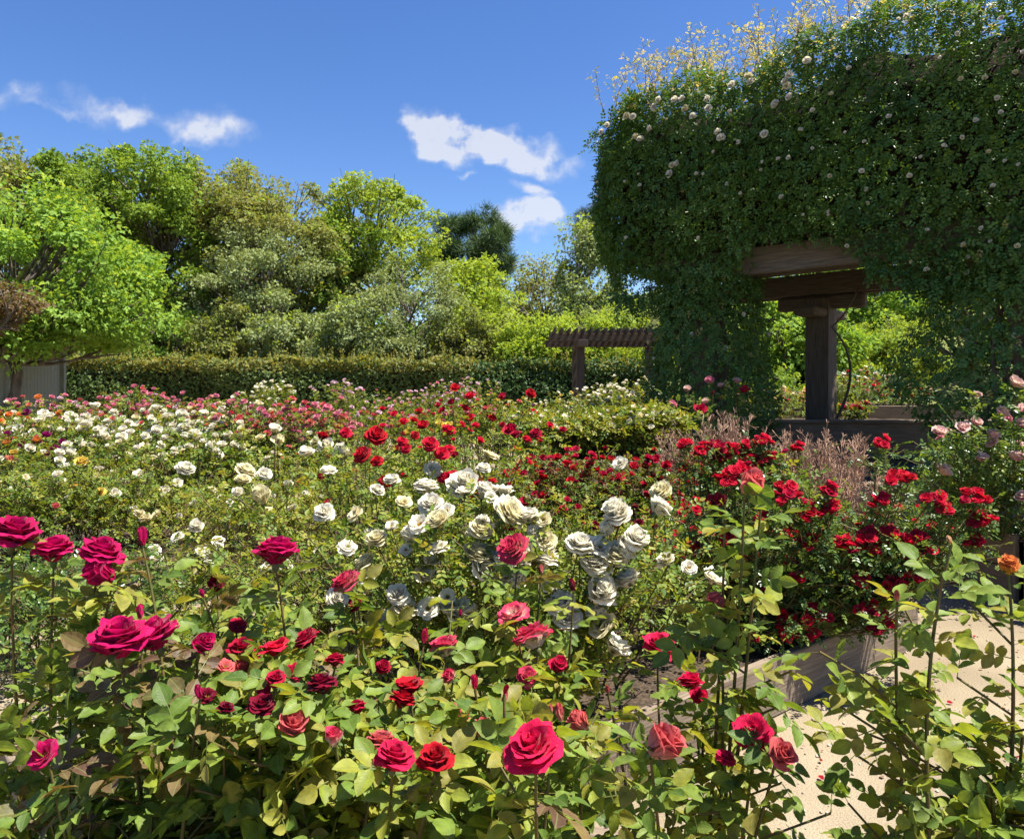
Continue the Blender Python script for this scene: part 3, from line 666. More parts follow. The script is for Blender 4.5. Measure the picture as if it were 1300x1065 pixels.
def addp(s, t, z, n):
    p = np.stack([O[0] + U[0] * s + V_[0] * t, O[1] + U[1] * s + V_[1] * t, z], 1)
    l = lump(p) * .07
    n = np.broadcast_to(n, p.shape); depth = -np.abs(r.normal(0, .10, len(p)))
    pts.append(p + n * (l + depth)[:, None]); nr_.append(n)
NF = 18500                                                     # front face
s = r.uniform(S0, S1, NF); q = r.uniform(0, 1, NF); zb = roof_profile(s); zt = topz(s, 0 * s)
z = zb + (zt - zb) * q; bulge = -.30 * np.sin(np.pi * np.clip(q * 1.0, 0, 1)) + .42 * (1 - q) ** 3 * (s < 2) + .25 * np.clip(q - .75, 0, 1)
edge = .45 * np.exp(-((s + .34) / .28) ** 2)
addp(s, T0 + .1 + bulge * .6 + edge, z, -Vv * .95 + Zv * .2)
NL = 9500                                                      # left end
t = r.uniform(T0, T1, NL); q = r.uniform(0, 1, NL); zb = 3.0 + .3 * (1 - q); zt = topz(0 * t + .25, t)
z = zb + (zt - zb) * q; addp(S0 + .02 + r.uniform(0, .12, NL) + .34 * (1 - np.sin(np.pi * np.clip(q + .18, 0, 1))) + .3 * np.exp(-(t / .3) ** 2), t, z, -Uv)
NT = 9500                                                      # top
s = r.uniform(S0, S1, NT); t = r.uniform(T0, T1, NT); addp(s, t, topz(s, t), Zv)
NB = 4000                                                      # back
s = r.uniform(S0, S1, NB); q = r.uniform(0, 1, NB); addp(s, T1 + 0 * s, 3.2 + (topz(s, T1) - 3.2) * q, Vv)
NU = 3500                                                      # ragged underside between the rafters
s = r.uniform(.3, S1, NU); t = r.uniform(.1, T1, NU); addp(s, t, np.maximum(roof_profile(s), 3.3) + r.uniform(-.02, .45, NU), -Zv)
NH = 2600                                                      # sprays that hang below the lower edge
s = r.uniform(.1, S1, NH); s = s[(s < 1.9) | (s > 3.5)]; addp(s, .15 + r.uniform(-.2, .2, len(s)), roof_profile(s) - np.abs(r.normal(0, .13, len(s))), -Vv)
pts = np.concatenate(pts); nr_ = np.concatenate(nr_); base = np.array(vr.location)
tipm = ((pts[:, 2] > ZT - .25) & (r.random(len(pts)) < .10)).astype(int)
g = Geo(); vine_leaves(g, pts - base, nr_, .085, r, mats=tipm); g.build('foliage', [M['vine'], M['vine_tip']], vr)
# unseen woody core, added to keep sunlight from leaking through the leaves
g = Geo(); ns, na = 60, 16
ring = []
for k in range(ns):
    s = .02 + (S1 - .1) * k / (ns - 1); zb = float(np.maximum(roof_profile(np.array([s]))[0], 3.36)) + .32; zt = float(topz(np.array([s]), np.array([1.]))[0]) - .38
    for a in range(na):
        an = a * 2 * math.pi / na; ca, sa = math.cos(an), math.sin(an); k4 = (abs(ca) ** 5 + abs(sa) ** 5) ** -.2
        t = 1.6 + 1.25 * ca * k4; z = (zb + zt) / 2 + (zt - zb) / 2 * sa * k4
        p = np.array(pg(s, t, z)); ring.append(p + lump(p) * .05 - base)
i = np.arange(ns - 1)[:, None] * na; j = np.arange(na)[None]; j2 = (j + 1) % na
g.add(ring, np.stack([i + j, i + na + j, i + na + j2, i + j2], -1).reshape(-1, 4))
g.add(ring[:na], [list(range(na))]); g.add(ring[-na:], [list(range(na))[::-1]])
g.build('filler_core', [M['core_fill']], vr, True)
# white blooms: seen ones first, then a sprinkle
def on_front(px, py, off=.14):
    a = (px - 650) / F; s = (a * O[1] - O[0]) / (U[0] - a * U[1]); p = O + U * s
    z = EYE - (py - 490) / F * p[1]; q = float(np.clip((z - roof_profile(s)) / (topz(np.array([s]), np.array([0.]))[0] - roof_profile(s)), 0, 1))
    bl = -.30 * math.sin(math.pi * q) + .42 * (1 - q) ** 3 * (s < 2) + .25 * max(q - .75, 0)
    t = .1 + bl * .6 + .45 * math.exp(-((s + .34) / .28) ** 2) - off
    p = p + V_ * t; k = p[1] / (O + U * s)[1]
    z2 = EYE - (py - 490) / F * p[1]
    return None if s < -.22 or z2 > topz(np.array([s]), np.array([0.]))[0] - .02 else np.array([a * p[1], p[1], z2])
seen = [(152, 340), (95, 365), (80, 385), (290, 293), (312, 291), (323, 319), (343, 339), (386, 290), (386, 318), (220, 375), (178, 400), (190, 408), (415, 385), (423, 404), (297, 478), (284, 482), (278, 507), (168, 340), (622, 222), (612, 240), (612, 254), (624, 284), (583, 304), (550, 393), (510, 240), (504, 226), (458, 250), (672, 180), (244, 292), (232, 312), (266, 348), (451, 325), (402, 441), (474, 414), (543, 470), (185, 506), (188, 539), (145, 528), (66, 530), (65, 570), (312, 557), (371, 504), (352, 506), (441, 535), (480, 562), (538, 494), (599, 574), (662, 625), (736, 615), (734, 626), (743, 275), (793, 200), (688, 322), (652, 379), (687, 432), (739, 512), (830, 498), (838, 412), (908, 341), (783, 386), (846, 590), (846, 550), (969, 512), (1067, 426), (1058, 168), (1117, 232), (935, 57), (960, 48), (1237, 54), (1108, 100), (1187, 228), (1222, 287), (1231, 328), (1159, 352), (1119, 400), (1197, 443), (1245, 468), (1285, 478), (1210, 540), (1020, 668), (975, 758), (1018, 783), (1138, 745), (1135, 792), (1258, 760), (1285, 812), (1205, 700), (788, 713), (148, 690), (358, 690), (446, 688), (440, 570), (590, 462), (620, 458), (1003, 457), (1275, 214), (1298, 155)]
for k, (cx_, cy2) in enumerate(seen):
    px, py = 730 + cx_ / 2.2807, cy2 / 2.2807
    pos = on_front(px, py); big = k < 30
    if pos is None: continue
    put_flower(vr, pos, random.uniform(.08, .10) if big else random.uniform(.04, .065), 'rosette', 'white' if k % 5 else 'cream', pos[1] if not big else 5.4, axis=(-V_[0] + random.gauss(0, .3), -V_[1] + random.gauss(0, .3), random.uniform(.1, .9)))
# long pale shoots standing on the roof
def shoot_mesh(sd, h):
    r = np.random.default_rng(sd); gs = Geo()
    lean = r.normal(0, .12, 2); K = 9; pts = np.array([[lean[0] * t * t * h, lean[1] * t * t * h, h * t] for t in np.linspace(0, 1, K)]); pts[1:-1, :2] += r.normal(0, .012, (K - 2, 2))
    tube(gs, pts, np.linspace(.008, .003, K), 3, 2, False)
    nd, tg, mi = [], [], []
    for t in np.linspace(.12, 1, int(h / .07)):
        p = np.array([np.interp(t, np.linspace(0, 1, K), pts[:, c]) for c in range(3)]); nd.append(p); tg.append((lean[0] * .2, lean[1] * .2, 1)); mi.append(1)
    for k in range(4):
        t = r.uniform(.35, .9); p = np.array([np.interp(t, np.linspace(0, 1, K), pts[:, c]) for c in range(3)]); a = r.uniform(0, 6.28); ln = r.uniform(.08, .25)
        e2 = p + np.array([math.cos(a) * ln, math.sin(a) * ln, ln * .9]); tube(gs, [p, e2], .0035, 3, 2, False)
        for q in np.linspace(.3, 1, 5): nd.append(p + (e2 - p) * q); tg.append(e2 - p); mi.append(1)
    leaves_on(gs, nd, tg, .05, False, mi, r, droop=.05, flat=.4)
    return gs.mesh('shoot', [M['vine'], M['vine_tip'], M['cane']])
shm = [shoot_mesh(40 + k, .55 + .09 * k) for k in range(8)]
for k in range(125):
    s = abs(r.beta(1.1, 1.5)) * 5.6 + .05; t = r.uniform(-.05, 1.6) if r.random() < .75 else r.uniform(1.2, 3)
    zz = float(topz(np.array([s]), np.array([t]))[0]) - .12
    o = link('shoot', shm[int(r.integers(0, 8))], vr, tuple(np.array(pg(s, t, zz)) - base)); q = r.uniform(.55, 1.02) * (1 - .25 * (s > 4)); o.scale = (q, q, q); o.rotation_euler = (r.normal(0, .24), r.normal(-.1, .24), r.uniform(0, 6.28))

def pillar_vine(label, s, t, rad, z0, z1, nleaf, seed, nfl, bulge=(0, 0, 0)):
    r = np.random.default_rng(seed); c = np.array(pg(s, t, 0)); root = empty('climbing_rose', (c[0], c[1], z0), label, 'climbing rose', 'climbing roses on the pergola')
    a = r.uniform(0, 6.283, nleaf); q = r.uniform(0, 1, nleaf)
    prof = rad * (.88 + .20 * q ** 2 + .16 * np.sin(q * 7 + seed) + bulge[0] * np.exp(-((q - bulge[1]) / .2) ** 2) * np.clip(-np.cos(a - bulge[2]), 0, 1))
    dirs = np.stack([np.cos(a), np.sin(a), 0 * a], 1)
    p = np.stack([np.cos(a) * prof, np.sin(a) * prof, q * (z1 - z0)], 1)
    p = p + dirs * (lump(p + c) * .10 - np.abs(r.normal(0, .13, nleaf)))[:, None]
    g = Geo(); vine_leaves(g, p, dirs, .08, r, tipfrac=.03); g.build('foliage', [M['vine'], M['vine_tip']], root)
    g = Geo()
    for k in range(7):
        a0 = r.uniform(0, 6.28); K = 12; zz = np.linspace(0, z1 - z0, K); an = a0 + np.cumsum(r.normal(.15, .25, K)); rr = .26 + r.uniform(0, .2) + .04 * np.sin(zz * 3 + k)
        tube(g, np.stack([np.cos(an) * rr, np.sin(an) * rr, zz], 1), np.linspace(.03, .014, K), 5)
    g.build('canes', [M['bark']], root, True)
    for k in range(nfl):
        a = r.uniform(math.pi * .9, math.pi * 1.9); q = r.uniform(.1, 1); pr_ = rad * (.9 + .2 * q ** 2); pos = np.array([c[0] + math.cos(a) * pr_, c[1] + math.sin(a) * pr_, z0 + q * (z1 - z0)])
        put_flower(root, pos, r.uniform(.045, .075), 'rosette', 'white' if k % 3 else 'cream', 9, axis=(math.cos(a), math.sin(a), r.uniform(.2, 1)))
    return root
pillar_vine('tall column of dark climbing rose wrapped round the left front post of the pergola', 1.36, .60, .76, 0, 3.15, 8000, 5, 16)
pillar_vine('broad column of dark climbing rose round the right front post of the pergola', 5.0, .60, .84, .6, 3.1, 6200, 9, 14, bulge=(.75, .38, R_(20)))
# one bare cane leaning beside the middle post
tag(Geo.build.__get__((lambda g: (tube(g, bez(np.array([X(1062, 10.2), 10.2, 1.15]), np.array([X(1100, 10.2), 10.2, 1.9]), np.array([X(1056, 10.1), 10.1, 2.4]), 12), np.linspace(.022, .012, 12), 5), tube(g, bez(np.array([X(1056, 10.1), 10.1, 2.4]), np.array([X(1075, 10.0), 10.0, 2.55]), np.array([X(1090, 9.9), 9.9, 2.9]), 8), .012, 5), g)[-1])(Geo()))('climbing_cane', [M['bark']], None, True), 'bare bent climbing cane beside the middle pergola post', 'climbing cane')
# ------------------------------------------------------------------ trees
TL = {
 'maple': leaf_mat('bright_maple_leaf', [(0.114, 0.225, 0.035), (0.175, 0.307, 0.047), (0.255, 0.404, 0.07), (0.208, 0.351, 0.062)], trans=.45, noise=.7, rough=.6, spec=.15),
 'green': leaf_mat('green_tree_leaf', [(0.067, 0.142, 0.019), (0.126, 0.22, 0.03), (0.212, 0.314, 0.047), (0.145, 0.229, 0.034)], trans=.38, noise=.35, rough=.65, spec=.12),
 'olive': leaf_mat('olive_tree_leaf', [(0.126, 0.157, 0.043), (0.193, 0.223, 0.065), (0.269, 0.274, 0.086), (0.168, 0.199, 0.05)], trans=.35, noise=.35, rough=.65, spec=.12),
 'grey': leaf_mat('grey_willow_leaf', [(0.134, 0.183, 0.067), (0.205, 0.26, 0.104), (0.3, 0.357, 0.153), (0.174, 0.226, 0.073)], trans=.28, noise=.5, rough=.65, spec=.12),
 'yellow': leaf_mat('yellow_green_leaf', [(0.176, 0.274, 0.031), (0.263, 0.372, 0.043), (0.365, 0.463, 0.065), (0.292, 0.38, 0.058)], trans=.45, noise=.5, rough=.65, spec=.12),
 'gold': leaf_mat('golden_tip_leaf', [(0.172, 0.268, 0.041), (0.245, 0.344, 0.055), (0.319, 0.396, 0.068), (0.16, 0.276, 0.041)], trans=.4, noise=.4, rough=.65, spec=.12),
 'pine': leaf_mat('pine_needles', [(0.038, 0.076, 0.032), (0.076, 0.126, 0.05), (0.119, 0.179, 0.064)], trans=.1, noise=.5, rough=.65, spec=.12),
 'blue': leaf_mat('conifer_needles', [(.03, .05, .035), (.05, .075, .05), (.07, .10, .065)], trans=.15),
 'brown': leaf_mat('bronze_leaf', [(.10, .055, .03), (.16, .10, .04), (.12, .12, .04)], trans=.35),
 'hedge': leaf_mat('hedge_leaf', [(0.05, 0.093, 0.024), (0.093, 0.143, 0.034), (0.143, 0.194, 0.042)], trans=.25, noise=.6),
 'hedgedark': leaf_mat('dark_hedge_leaf', [(0.034, 0.081, 0.024), (0.059, 0.119, 0.034), (0.093, 0.161, 0.047)], trans=.2, noise=.6),
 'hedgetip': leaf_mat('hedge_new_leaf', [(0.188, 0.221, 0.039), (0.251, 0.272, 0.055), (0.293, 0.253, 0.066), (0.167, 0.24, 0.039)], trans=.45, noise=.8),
}
def spray3():
    V = []; FF = []; n = 0
    for (x, an, s) in ((.3, 0, .75), (.12, 62, .62), (.08, -58, .62)):
        tv, tf = leaflet_lo(-.1, .33); c, si = math.cos(R_(an)), math.sin(R_(an)); v = tv * s
        V.append(np.stack([v[:, 0] * c - v[:, 1] * si + x, v[:, 0] * si + v[:, 1] * c, v[:, 2]], 1)); FF.append(tf[0] + n); n += len(v)
    return np.concatenate(V), [np.concatenate(FF)]
SPRAY = spray3()
def needle_tuft():
    V, Fs, n = [], [], 0
    for k in range(9):
        a = k * 2.4; el = .15 + .08 * k; d = np.array([math.cos(a) * math.cos(el), math.sin(a) * math.cos(el), math.sin(el)]); d = np.array([d[2] * .9 + .3, d[0], d[1]]); d /= np.linalg.norm(d)
        sd = np.cross(d, [.3, .5, .8]); sd /= np.linalg.norm(sd)
        V += [-sd * .03, sd * .03, d + sd * .012, d - sd * .012]; Fs.append([n, n + 1, n + 2, n + 3]); n += 4
    return np.array(V), [np.array(Fs)]
TUFT = needle_tuft()

def tree(label, px, d, top, half, kind, name='broadleaf_tree', cat='tree', group='trees beyond the hedge', nclump=46, per=195, leaf=.16, base=0., low=.25, seed=1, clump=.85, trunk=.22, gap=0., shape='round', tip=None, tipf=.0, lean=0., flat=.65, droop=.1, stems=1, tuft=False, fork=.16):
    """px, d: where it stands; top: pixel row of the crown's top; half: half width of the crown in metres"""
    r = np.random.default_rng(seed * 77 + 5)
    x = X(px, d); H = EYE + (490 - top) / F * d - base
    root = empty(name, (x, d, base), label, cat, group)
    gt = Geo(); gl = Geo()
    cz = H * (low + 1) / 2; hz = H * (1 - low) / 2
    C = []
    k = 0
    while len(C) < nclump and k < 6000:
        k += 1
        u = r.normal(0, 1, 3); u /= np.linalg.norm(u); q = r.uniform(.3, 1) ** .5
        p = np.array([u[0] * half * q, u[1] * half * q, cz + u[2] * hz * q])
        f = (p[2] - (cz - hz)) / (2 * hz)
        if shape == 'cone': lim = half * (1.02 - f) * .95
        elif shape == 'dome': lim = half * math.sqrt(max(0, 1 - max(0, f - .25) ** 2 / .5625))
        elif shape == 'willow': lim = half * (1.0 - .78 * f ** 1.4)
        elif shape == 'umbrella': lim = half * (1 if f > .45 else .75)
        else: lim = half
        if math.hypot(p[0], p[1]) > lim: continue
        p[0] += lean * f
        if any(np.linalg.norm((p - c) * (1, 1, 1.25)) < clump * (.62 + gap) for c in C): continue
        C.append(p)
    C = np.array(C)
    # trunk and limbs
    tops = H * .66
    for sidx in range(stems):
        off = np.array([0, 0, 0.]) if stems == 1 else np.array([r.normal(0, .25), r.normal(0, .2), 0])
        K = 9; tz = np.linspace(0, tops, K); tp = np.stack([lean * (tz / H) + np.cumsum(r.normal(0, .09, K)) * (tz > 0), np.cumsum(r.normal(0, .09, K)) * (tz > 0), tz], 1) + off * (np.linspace(.25, 1 if stems == 1 else 3.2, K)[:, None])
        tube(gt, tp, trunk * np.linspace(1, .10, K) ** 1.1 * np.where(tz == 0, 1.35, 1), 8)
        for ci, c in enumerate(C):
            if ci % stems != sidx: continue
            hz0 = np.clip(c[2] - np.hypot(c[0] - lean * c[2] / H, c[1]) * .75 - .3, H * (fork if stems == 1 else min(.16, low * .6)), tops * .97)
            a = np.array([np.interp(hz0, tz, tp[:, 0]), np.interp(hz0, tz, tp[:, 1]), hz0])
            mid = a * .45 + c * .55 + np.array([0, 0, -.12 * np.linalg.norm(c - a)]) + r.normal(0, .12, 3)
            lr = trunk * (.30 - .16 * hz0 / H)
            tube(gt, bez(a, mid, c, 7), np.linspace(lr, .018, 7), 5, 0, False)
            for q in range(3):
                e2 = c + r.normal(0, clump * .33, 3); m = bez(a, mid, c, 7)[4]; tube(gt, bez(m, (m + e2) / 2 + r.normal(0, .08, 3), e2, 4), np.linspace(.03, .01, 4), 3, 0, False)
    P_, A_, U_, mi = [], [], [], []
    for c in C:
        n = int(per * 1.45 * r.uniform(.6, 1.35)); s = clump * r.uniform(.7, 1.25)
        u = norm(r.normal(0, 1, (n, 3))); q = (r.uniform(0, 1, n) ** .45)[:, None]
        p = c + u * q * s * np.array([1, 1, flat])
        p += (np.sin(p * 3.1 + c[::-1]) * .12)
        if shape == 'willow': p[:, 2] -= np.abs(r.normal(0, .35, n)) * (q[:, 0] > .6)
        P_.append(p); ax = norm(u * .7 + r.normal(0, .5, (n, 3)) + np.array([0, 0, .25 if tuft else -droop])); A_.append(ax)
        U_.append(norm(np.array([0, 0, .7]) + u * .6 + r.normal(0, .4, (n, 3))))
        m = np.zeros(n, int)
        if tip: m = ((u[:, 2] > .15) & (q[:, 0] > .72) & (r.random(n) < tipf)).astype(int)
        mi.append(m)
    pts = np.concatenate(P_)
    inst(gl, TUFT if tuft else SPRAY, pts, np.concatenate(A_), np.concatenate(U_), leaf * (1.25 if tuft else 1.0) * r.uniform(.55, 1.3, len(pts)), np.concatenate(mi))
    gt.build('trunk', [M['bark']], root, True)
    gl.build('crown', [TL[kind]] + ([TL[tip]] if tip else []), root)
    return root

tree('bright yellow green maple at the left edge in front of the fence', 30, 15.8, 240, 2.7, 'maple', group='trees left of the roses', nclump=80, per=330, leaf=.095, low=.36, seed=1, clump=.72, trunk=.19, shape='dome', flat=.6, tip='yellow', tipf=.4, lean=.15, fork=.36)
tree('small bronze leaved tree cut off by the left edge of the photo', -28, 11, 318, .72, 'brown', group='trees left of the roses', nclump=12, per=247, leaf=.06, low=.62, seed=2, clump=.36, trunk=.07, tip='green', tipf=.3)
B = 34
tree('airy tall green tree at the far left with sky showing through its top', 40, 36, 190, 5.0, 'olive', nclump=84, per=182, seed=3, leaf=.19, gap=.25, low=.3, trunk=.26, tip='green', tipf=.4)
tree('tall airy tree with bare dark limbs just left of the tallest green tree', 118, 35, 192, 3.1, 'green', nclump=52, per=169, seed=4, leaf=.18, gap=.3, low=.4, trunk=.22)
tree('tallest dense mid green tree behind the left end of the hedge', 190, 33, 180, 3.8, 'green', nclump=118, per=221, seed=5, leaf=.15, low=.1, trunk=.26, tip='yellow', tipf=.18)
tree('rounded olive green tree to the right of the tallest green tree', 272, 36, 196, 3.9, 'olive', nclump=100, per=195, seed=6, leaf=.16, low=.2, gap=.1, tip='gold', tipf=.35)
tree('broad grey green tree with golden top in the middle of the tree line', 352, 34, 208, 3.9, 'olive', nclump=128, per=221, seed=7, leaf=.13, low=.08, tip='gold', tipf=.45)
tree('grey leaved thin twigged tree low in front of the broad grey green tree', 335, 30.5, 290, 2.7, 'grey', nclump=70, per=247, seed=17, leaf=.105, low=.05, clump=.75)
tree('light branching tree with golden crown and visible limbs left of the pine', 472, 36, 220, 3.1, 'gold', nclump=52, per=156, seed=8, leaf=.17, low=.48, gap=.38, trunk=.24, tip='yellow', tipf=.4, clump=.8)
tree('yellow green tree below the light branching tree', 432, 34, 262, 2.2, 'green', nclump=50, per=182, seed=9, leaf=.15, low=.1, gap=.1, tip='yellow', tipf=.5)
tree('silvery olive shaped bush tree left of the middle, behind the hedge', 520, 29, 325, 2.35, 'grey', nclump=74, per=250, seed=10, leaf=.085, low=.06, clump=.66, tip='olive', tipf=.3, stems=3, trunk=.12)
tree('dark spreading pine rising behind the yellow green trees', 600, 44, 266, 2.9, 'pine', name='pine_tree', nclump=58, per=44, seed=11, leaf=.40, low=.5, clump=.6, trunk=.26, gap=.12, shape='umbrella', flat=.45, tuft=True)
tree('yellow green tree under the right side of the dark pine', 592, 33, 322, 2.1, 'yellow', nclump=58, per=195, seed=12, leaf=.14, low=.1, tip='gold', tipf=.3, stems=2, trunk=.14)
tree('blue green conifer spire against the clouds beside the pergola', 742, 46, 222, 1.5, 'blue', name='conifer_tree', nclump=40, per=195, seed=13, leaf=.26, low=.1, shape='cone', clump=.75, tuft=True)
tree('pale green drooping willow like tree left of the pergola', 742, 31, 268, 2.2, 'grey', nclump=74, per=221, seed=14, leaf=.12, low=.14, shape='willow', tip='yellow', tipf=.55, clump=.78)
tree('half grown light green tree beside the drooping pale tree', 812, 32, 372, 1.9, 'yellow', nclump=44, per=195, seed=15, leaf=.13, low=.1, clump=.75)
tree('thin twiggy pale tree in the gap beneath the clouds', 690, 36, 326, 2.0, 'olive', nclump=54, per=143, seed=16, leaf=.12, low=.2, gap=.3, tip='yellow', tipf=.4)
# lower growth along the back of the hedge
low_lab = ['dark shaded shrub behind the hedge under the bright maple', 'deep green shrub at the foot of the tallest green tree', 'olive shrub at the foot of the rounded olive tree', 'grey green shrub below the thin twigged grey tree', 'grey shrub just left of the silvery bush tree', 'olive shrub just right of the silvery bush tree',
           'yellow green shrub in the gap below the dark pine', 'bright yellow green arching shrub left of the distant small pergola', 'light green shrub over the distant small pergola beam', 'golden green shrub right behind the distant small pergola', 'pale shrub between the distant pergola and the vine column']
for k, (px, d, top, hw, kd) in enumerate([(120, 27.5, 395, 1.9, 'green'), (210, 28.5, 372, 1.9, 'green'), (285, 28, 385, 1.6, 'olive'), (375, 28, 370, 1.7, 'grey'), (445, 27.5, 372, 1.5, 'grey'), (600, 28, 385, 1.5, 'olive'),
                                 (640, 29, 362, 1.6, 'yellow'), (668, 26.5, 398, 1.2, 'yellow'), (730, 26.8, 392, 1.3, 'yellow'), (775, 27.5, 398, 1.4, 'gold'), (838, 26, 402, 1.2, 'yellow')]):
    tree(low_lab[k], px, d, top, hw, kd, name='shrub', cat='shrub', group='shrubs behind the hedge', nclump=34, per=221, leaf=.105, low=.0, clump=.62, seed=30 + k, trunk=.06, stems=2, tip='yellow' if kd != 'green' else None, tipf=.35)
# a wood farther off closes the gaps low down
def far_wood():
    r = np.random.default_rng(99); g = Geo(); n = 9000
    x = r.uniform(-42, 16, n); y = 50 + r.normal(0, 2, n); top = 6.2 + 1.2 * np.sin(x * .5) + .8 * np.sin(x * 1.3 + 1) - np.clip((x + 2) / 3, 0, 1) * 1.2; z = r.uniform(0, 1, n) ** .8 * top
    p = np.stack([x, y - 1.2 * np.sin(x * 2) * np.cos(z), z], 1); ax = norm(r.normal(0, 1, (n, 3))); up = norm(r.normal(0, .5, (n, 3)) + (0, -.3, 1))
    inst(g, SPRAY, p, ax, up, .62 * r.uniform(.6, 1.3, n)); tag(g.build('far_wood', [TL['green']]), kind='stuff')
far_wood()
# beyond the pergola
tree('bright green tree with a dark forked trunk seen under the pergola', 990, 19, 352, 1.9, 'maple', group='trees beyond the pergola', nclump=46, per=200, leaf=.10, low=.42, seed=50, clump=.6, trunk=.19, base=.2, stems=2, tip='yellow', tipf=.3)
tree('bright green tree high on the slope seen right of the middle post', 1092, 24, 330, 1.8, 'maple', group='trees beyond the pergola', nclump=44, per=234, leaf=.11, low=.3, seed=51, clump=.62, trunk=.12, base=1.8, tip='yellow', tipf=.4)
tree('dark leaved tree on the slope at the right edge beyond the pergola', 1235, 25, 300, 2.6, 'green', group='trees beyond the pergola', nclump=50, per=208, leaf=.13, low=.1, seed=52, clump=.75, base=1.5)
sl = ['pale yellow green shrub low on the slope left of the middle post', 'rounded light shrub on the slope just right of the middle post', 'sunlit pale shrub in the centre of the slope under the pergola', 'sunlit cream green shrub near the right vine column', 'uppermost sunlit shrub on the slope under the pergola beam', 'dark green shrub at the foot of the slope', 'mid green shrub left of the forked trunk', 'light shrub hugging the left vine column from behind', 'dense green shrub behind the peach roses']
for k, (px, d, top, hw, kd, b) in enumerate([(1005, 20.5, 432, 1.0, 'gold', .6), (1075, 19, 440, 1.0, 'yellow', 1.), (1105, 21.5, 408, 1.3, 'gold', 1.4), (1140, 21, 402, 1.2, 'gold', 1.6), (1125, 26, 376, 1.6, 'yellow', 2.6), (1085, 17.5, 462, .8, 'hedgedark', .9), (955, 18.5, 440, 1.0, 'green', 0.), (950, 22, 395, 1.5, 'yellow', 0.), (985, 16.5, 462, .9, 'green', .4)]):
    tree(sl[k], px, d, top, hw, kd, name='shrub', cat='shrub', group='shrubs on the slope', nclump=26, per=247, leaf=.08, low=0., clump=.45, seed=60 + k, trunk=.04, stems=2, base=b - .15, tip='yellow', tipf=.3)

# ------------------------------------------------------------------ clipped hedge
def hedge(label, x0, x1, y0, y1, h, kind, tipk, tipf, seed, n, leaf=.078, sh=220):
    r = np.random.default_rng(seed); c = np.array([(x0 + x1) / 2, (y0 + y1) / 2, 0]); root = empty('hedge', tuple(c), label, 'hedge', 'clipped hedges behind the roses')
    P_, Nn = [], []
    dep = 1.5; Lh = x1 - x0
    fr = lambda x: y0 + (y1 - y0) * (x - x0) / (x1 - x0)
    nf = int(n * .5); x = r.uniform(x0, x1, nf); z = r.uniform(.05, 1, nf) * h; yy = fr(x) + .10 * np.sin(x * 1.7) + .13 * np.sin(z * 3 + x * .9) + np.abs(r.normal(0, .14, nf)) - .10 * (z / h)
    P_.append(np.stack([x, yy, z], 1)); Nn.append(np.tile([0, -1, .25], (nf, 1)))
    ntp = int(n * .42); x = r.uniform(x0, x1, ntp); t = r.uniform(0, dep, ntp); z = h + .07 * np.sin(x * 2.3) + .06 * np.sin(x * 5.1 + t * 3) - np.abs(r.normal(0, .10, ntp)) + .05 * r.random(ntp)
    P_.append(np.stack([x, fr(x) + t, z], 1)); Nn.append(np.tile([0, 0, 1.], (ntp, 1)))
    nb = n - nf - ntp; z = r.uniform(0, h, nb); t = r.uniform(0, dep, nb); sd = r.integers(0, 2, nb)
    P_.append(np.stack([np.where(sd, x1, x0) + r.normal(0, .1, nb), fr(np.where(sd, x1, x0)) + t, z], 1)); Nn.append(np.stack([np.where(sd, 1., -1.), 0 * z, 0 * z], 1))
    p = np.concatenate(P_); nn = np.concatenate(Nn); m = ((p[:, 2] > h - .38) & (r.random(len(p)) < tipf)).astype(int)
    g = Geo(); inst(g, SPRAY, p - c, norm(nn * .5 + r.normal(0, .6, p.shape) + (0, 0, .15)), norm(nn + r.normal(0, .4, p.shape) + (0, 0, .4)), leaf * 1.3 * r.uniform(.6, 1.3, len(p)), m)
    x = r.uniform(x0, x1, sh)                                    # untrimmed shoots
    for xx in x:
        q = r.uniform(.12, .48) * (1 if r.random() < .8 else 1.5); k = int(q / .035); t = np.linspace(0, 1, k); y = fr(xx) + r.uniform(.05, dep); le = r.normal(0, .15)
        pp = np.stack([xx + le * t * q, y + 0 * t, h - .08 + t * q], 1) - c
        inst(g, SPRAY, pp, norm(r.normal(0, .7, (k, 3)) + (0, 0, .5)), norm(r.normal(0, .5, (k, 3)) + (0, -.3, .8)), leaf * r.uniform(.5, 1., k), 1)
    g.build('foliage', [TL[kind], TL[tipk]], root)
    g = Geo(); box_geo(g, (0, dep / 2 + .08, h * .5 - .15), (Lh - .3, dep * .6, h - .3), math.atan2(y1 - y0, x1 - x0)); g.build('filler_core', [M['core_fill']], root)  # plain dark box filling the inside of the hedge
    for k in range(int(Lh / 1.4)):
        pass
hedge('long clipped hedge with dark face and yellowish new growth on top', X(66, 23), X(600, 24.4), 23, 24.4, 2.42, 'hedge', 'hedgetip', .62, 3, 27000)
hedge('darker glossy clipped hedge behind the distant small pergola', X(596, 24.6), X(850, 24.8), 24.6, 24.8, 2.38, 'hedgedark', 'hedgetip', .22, 4, 13000, sh=80)
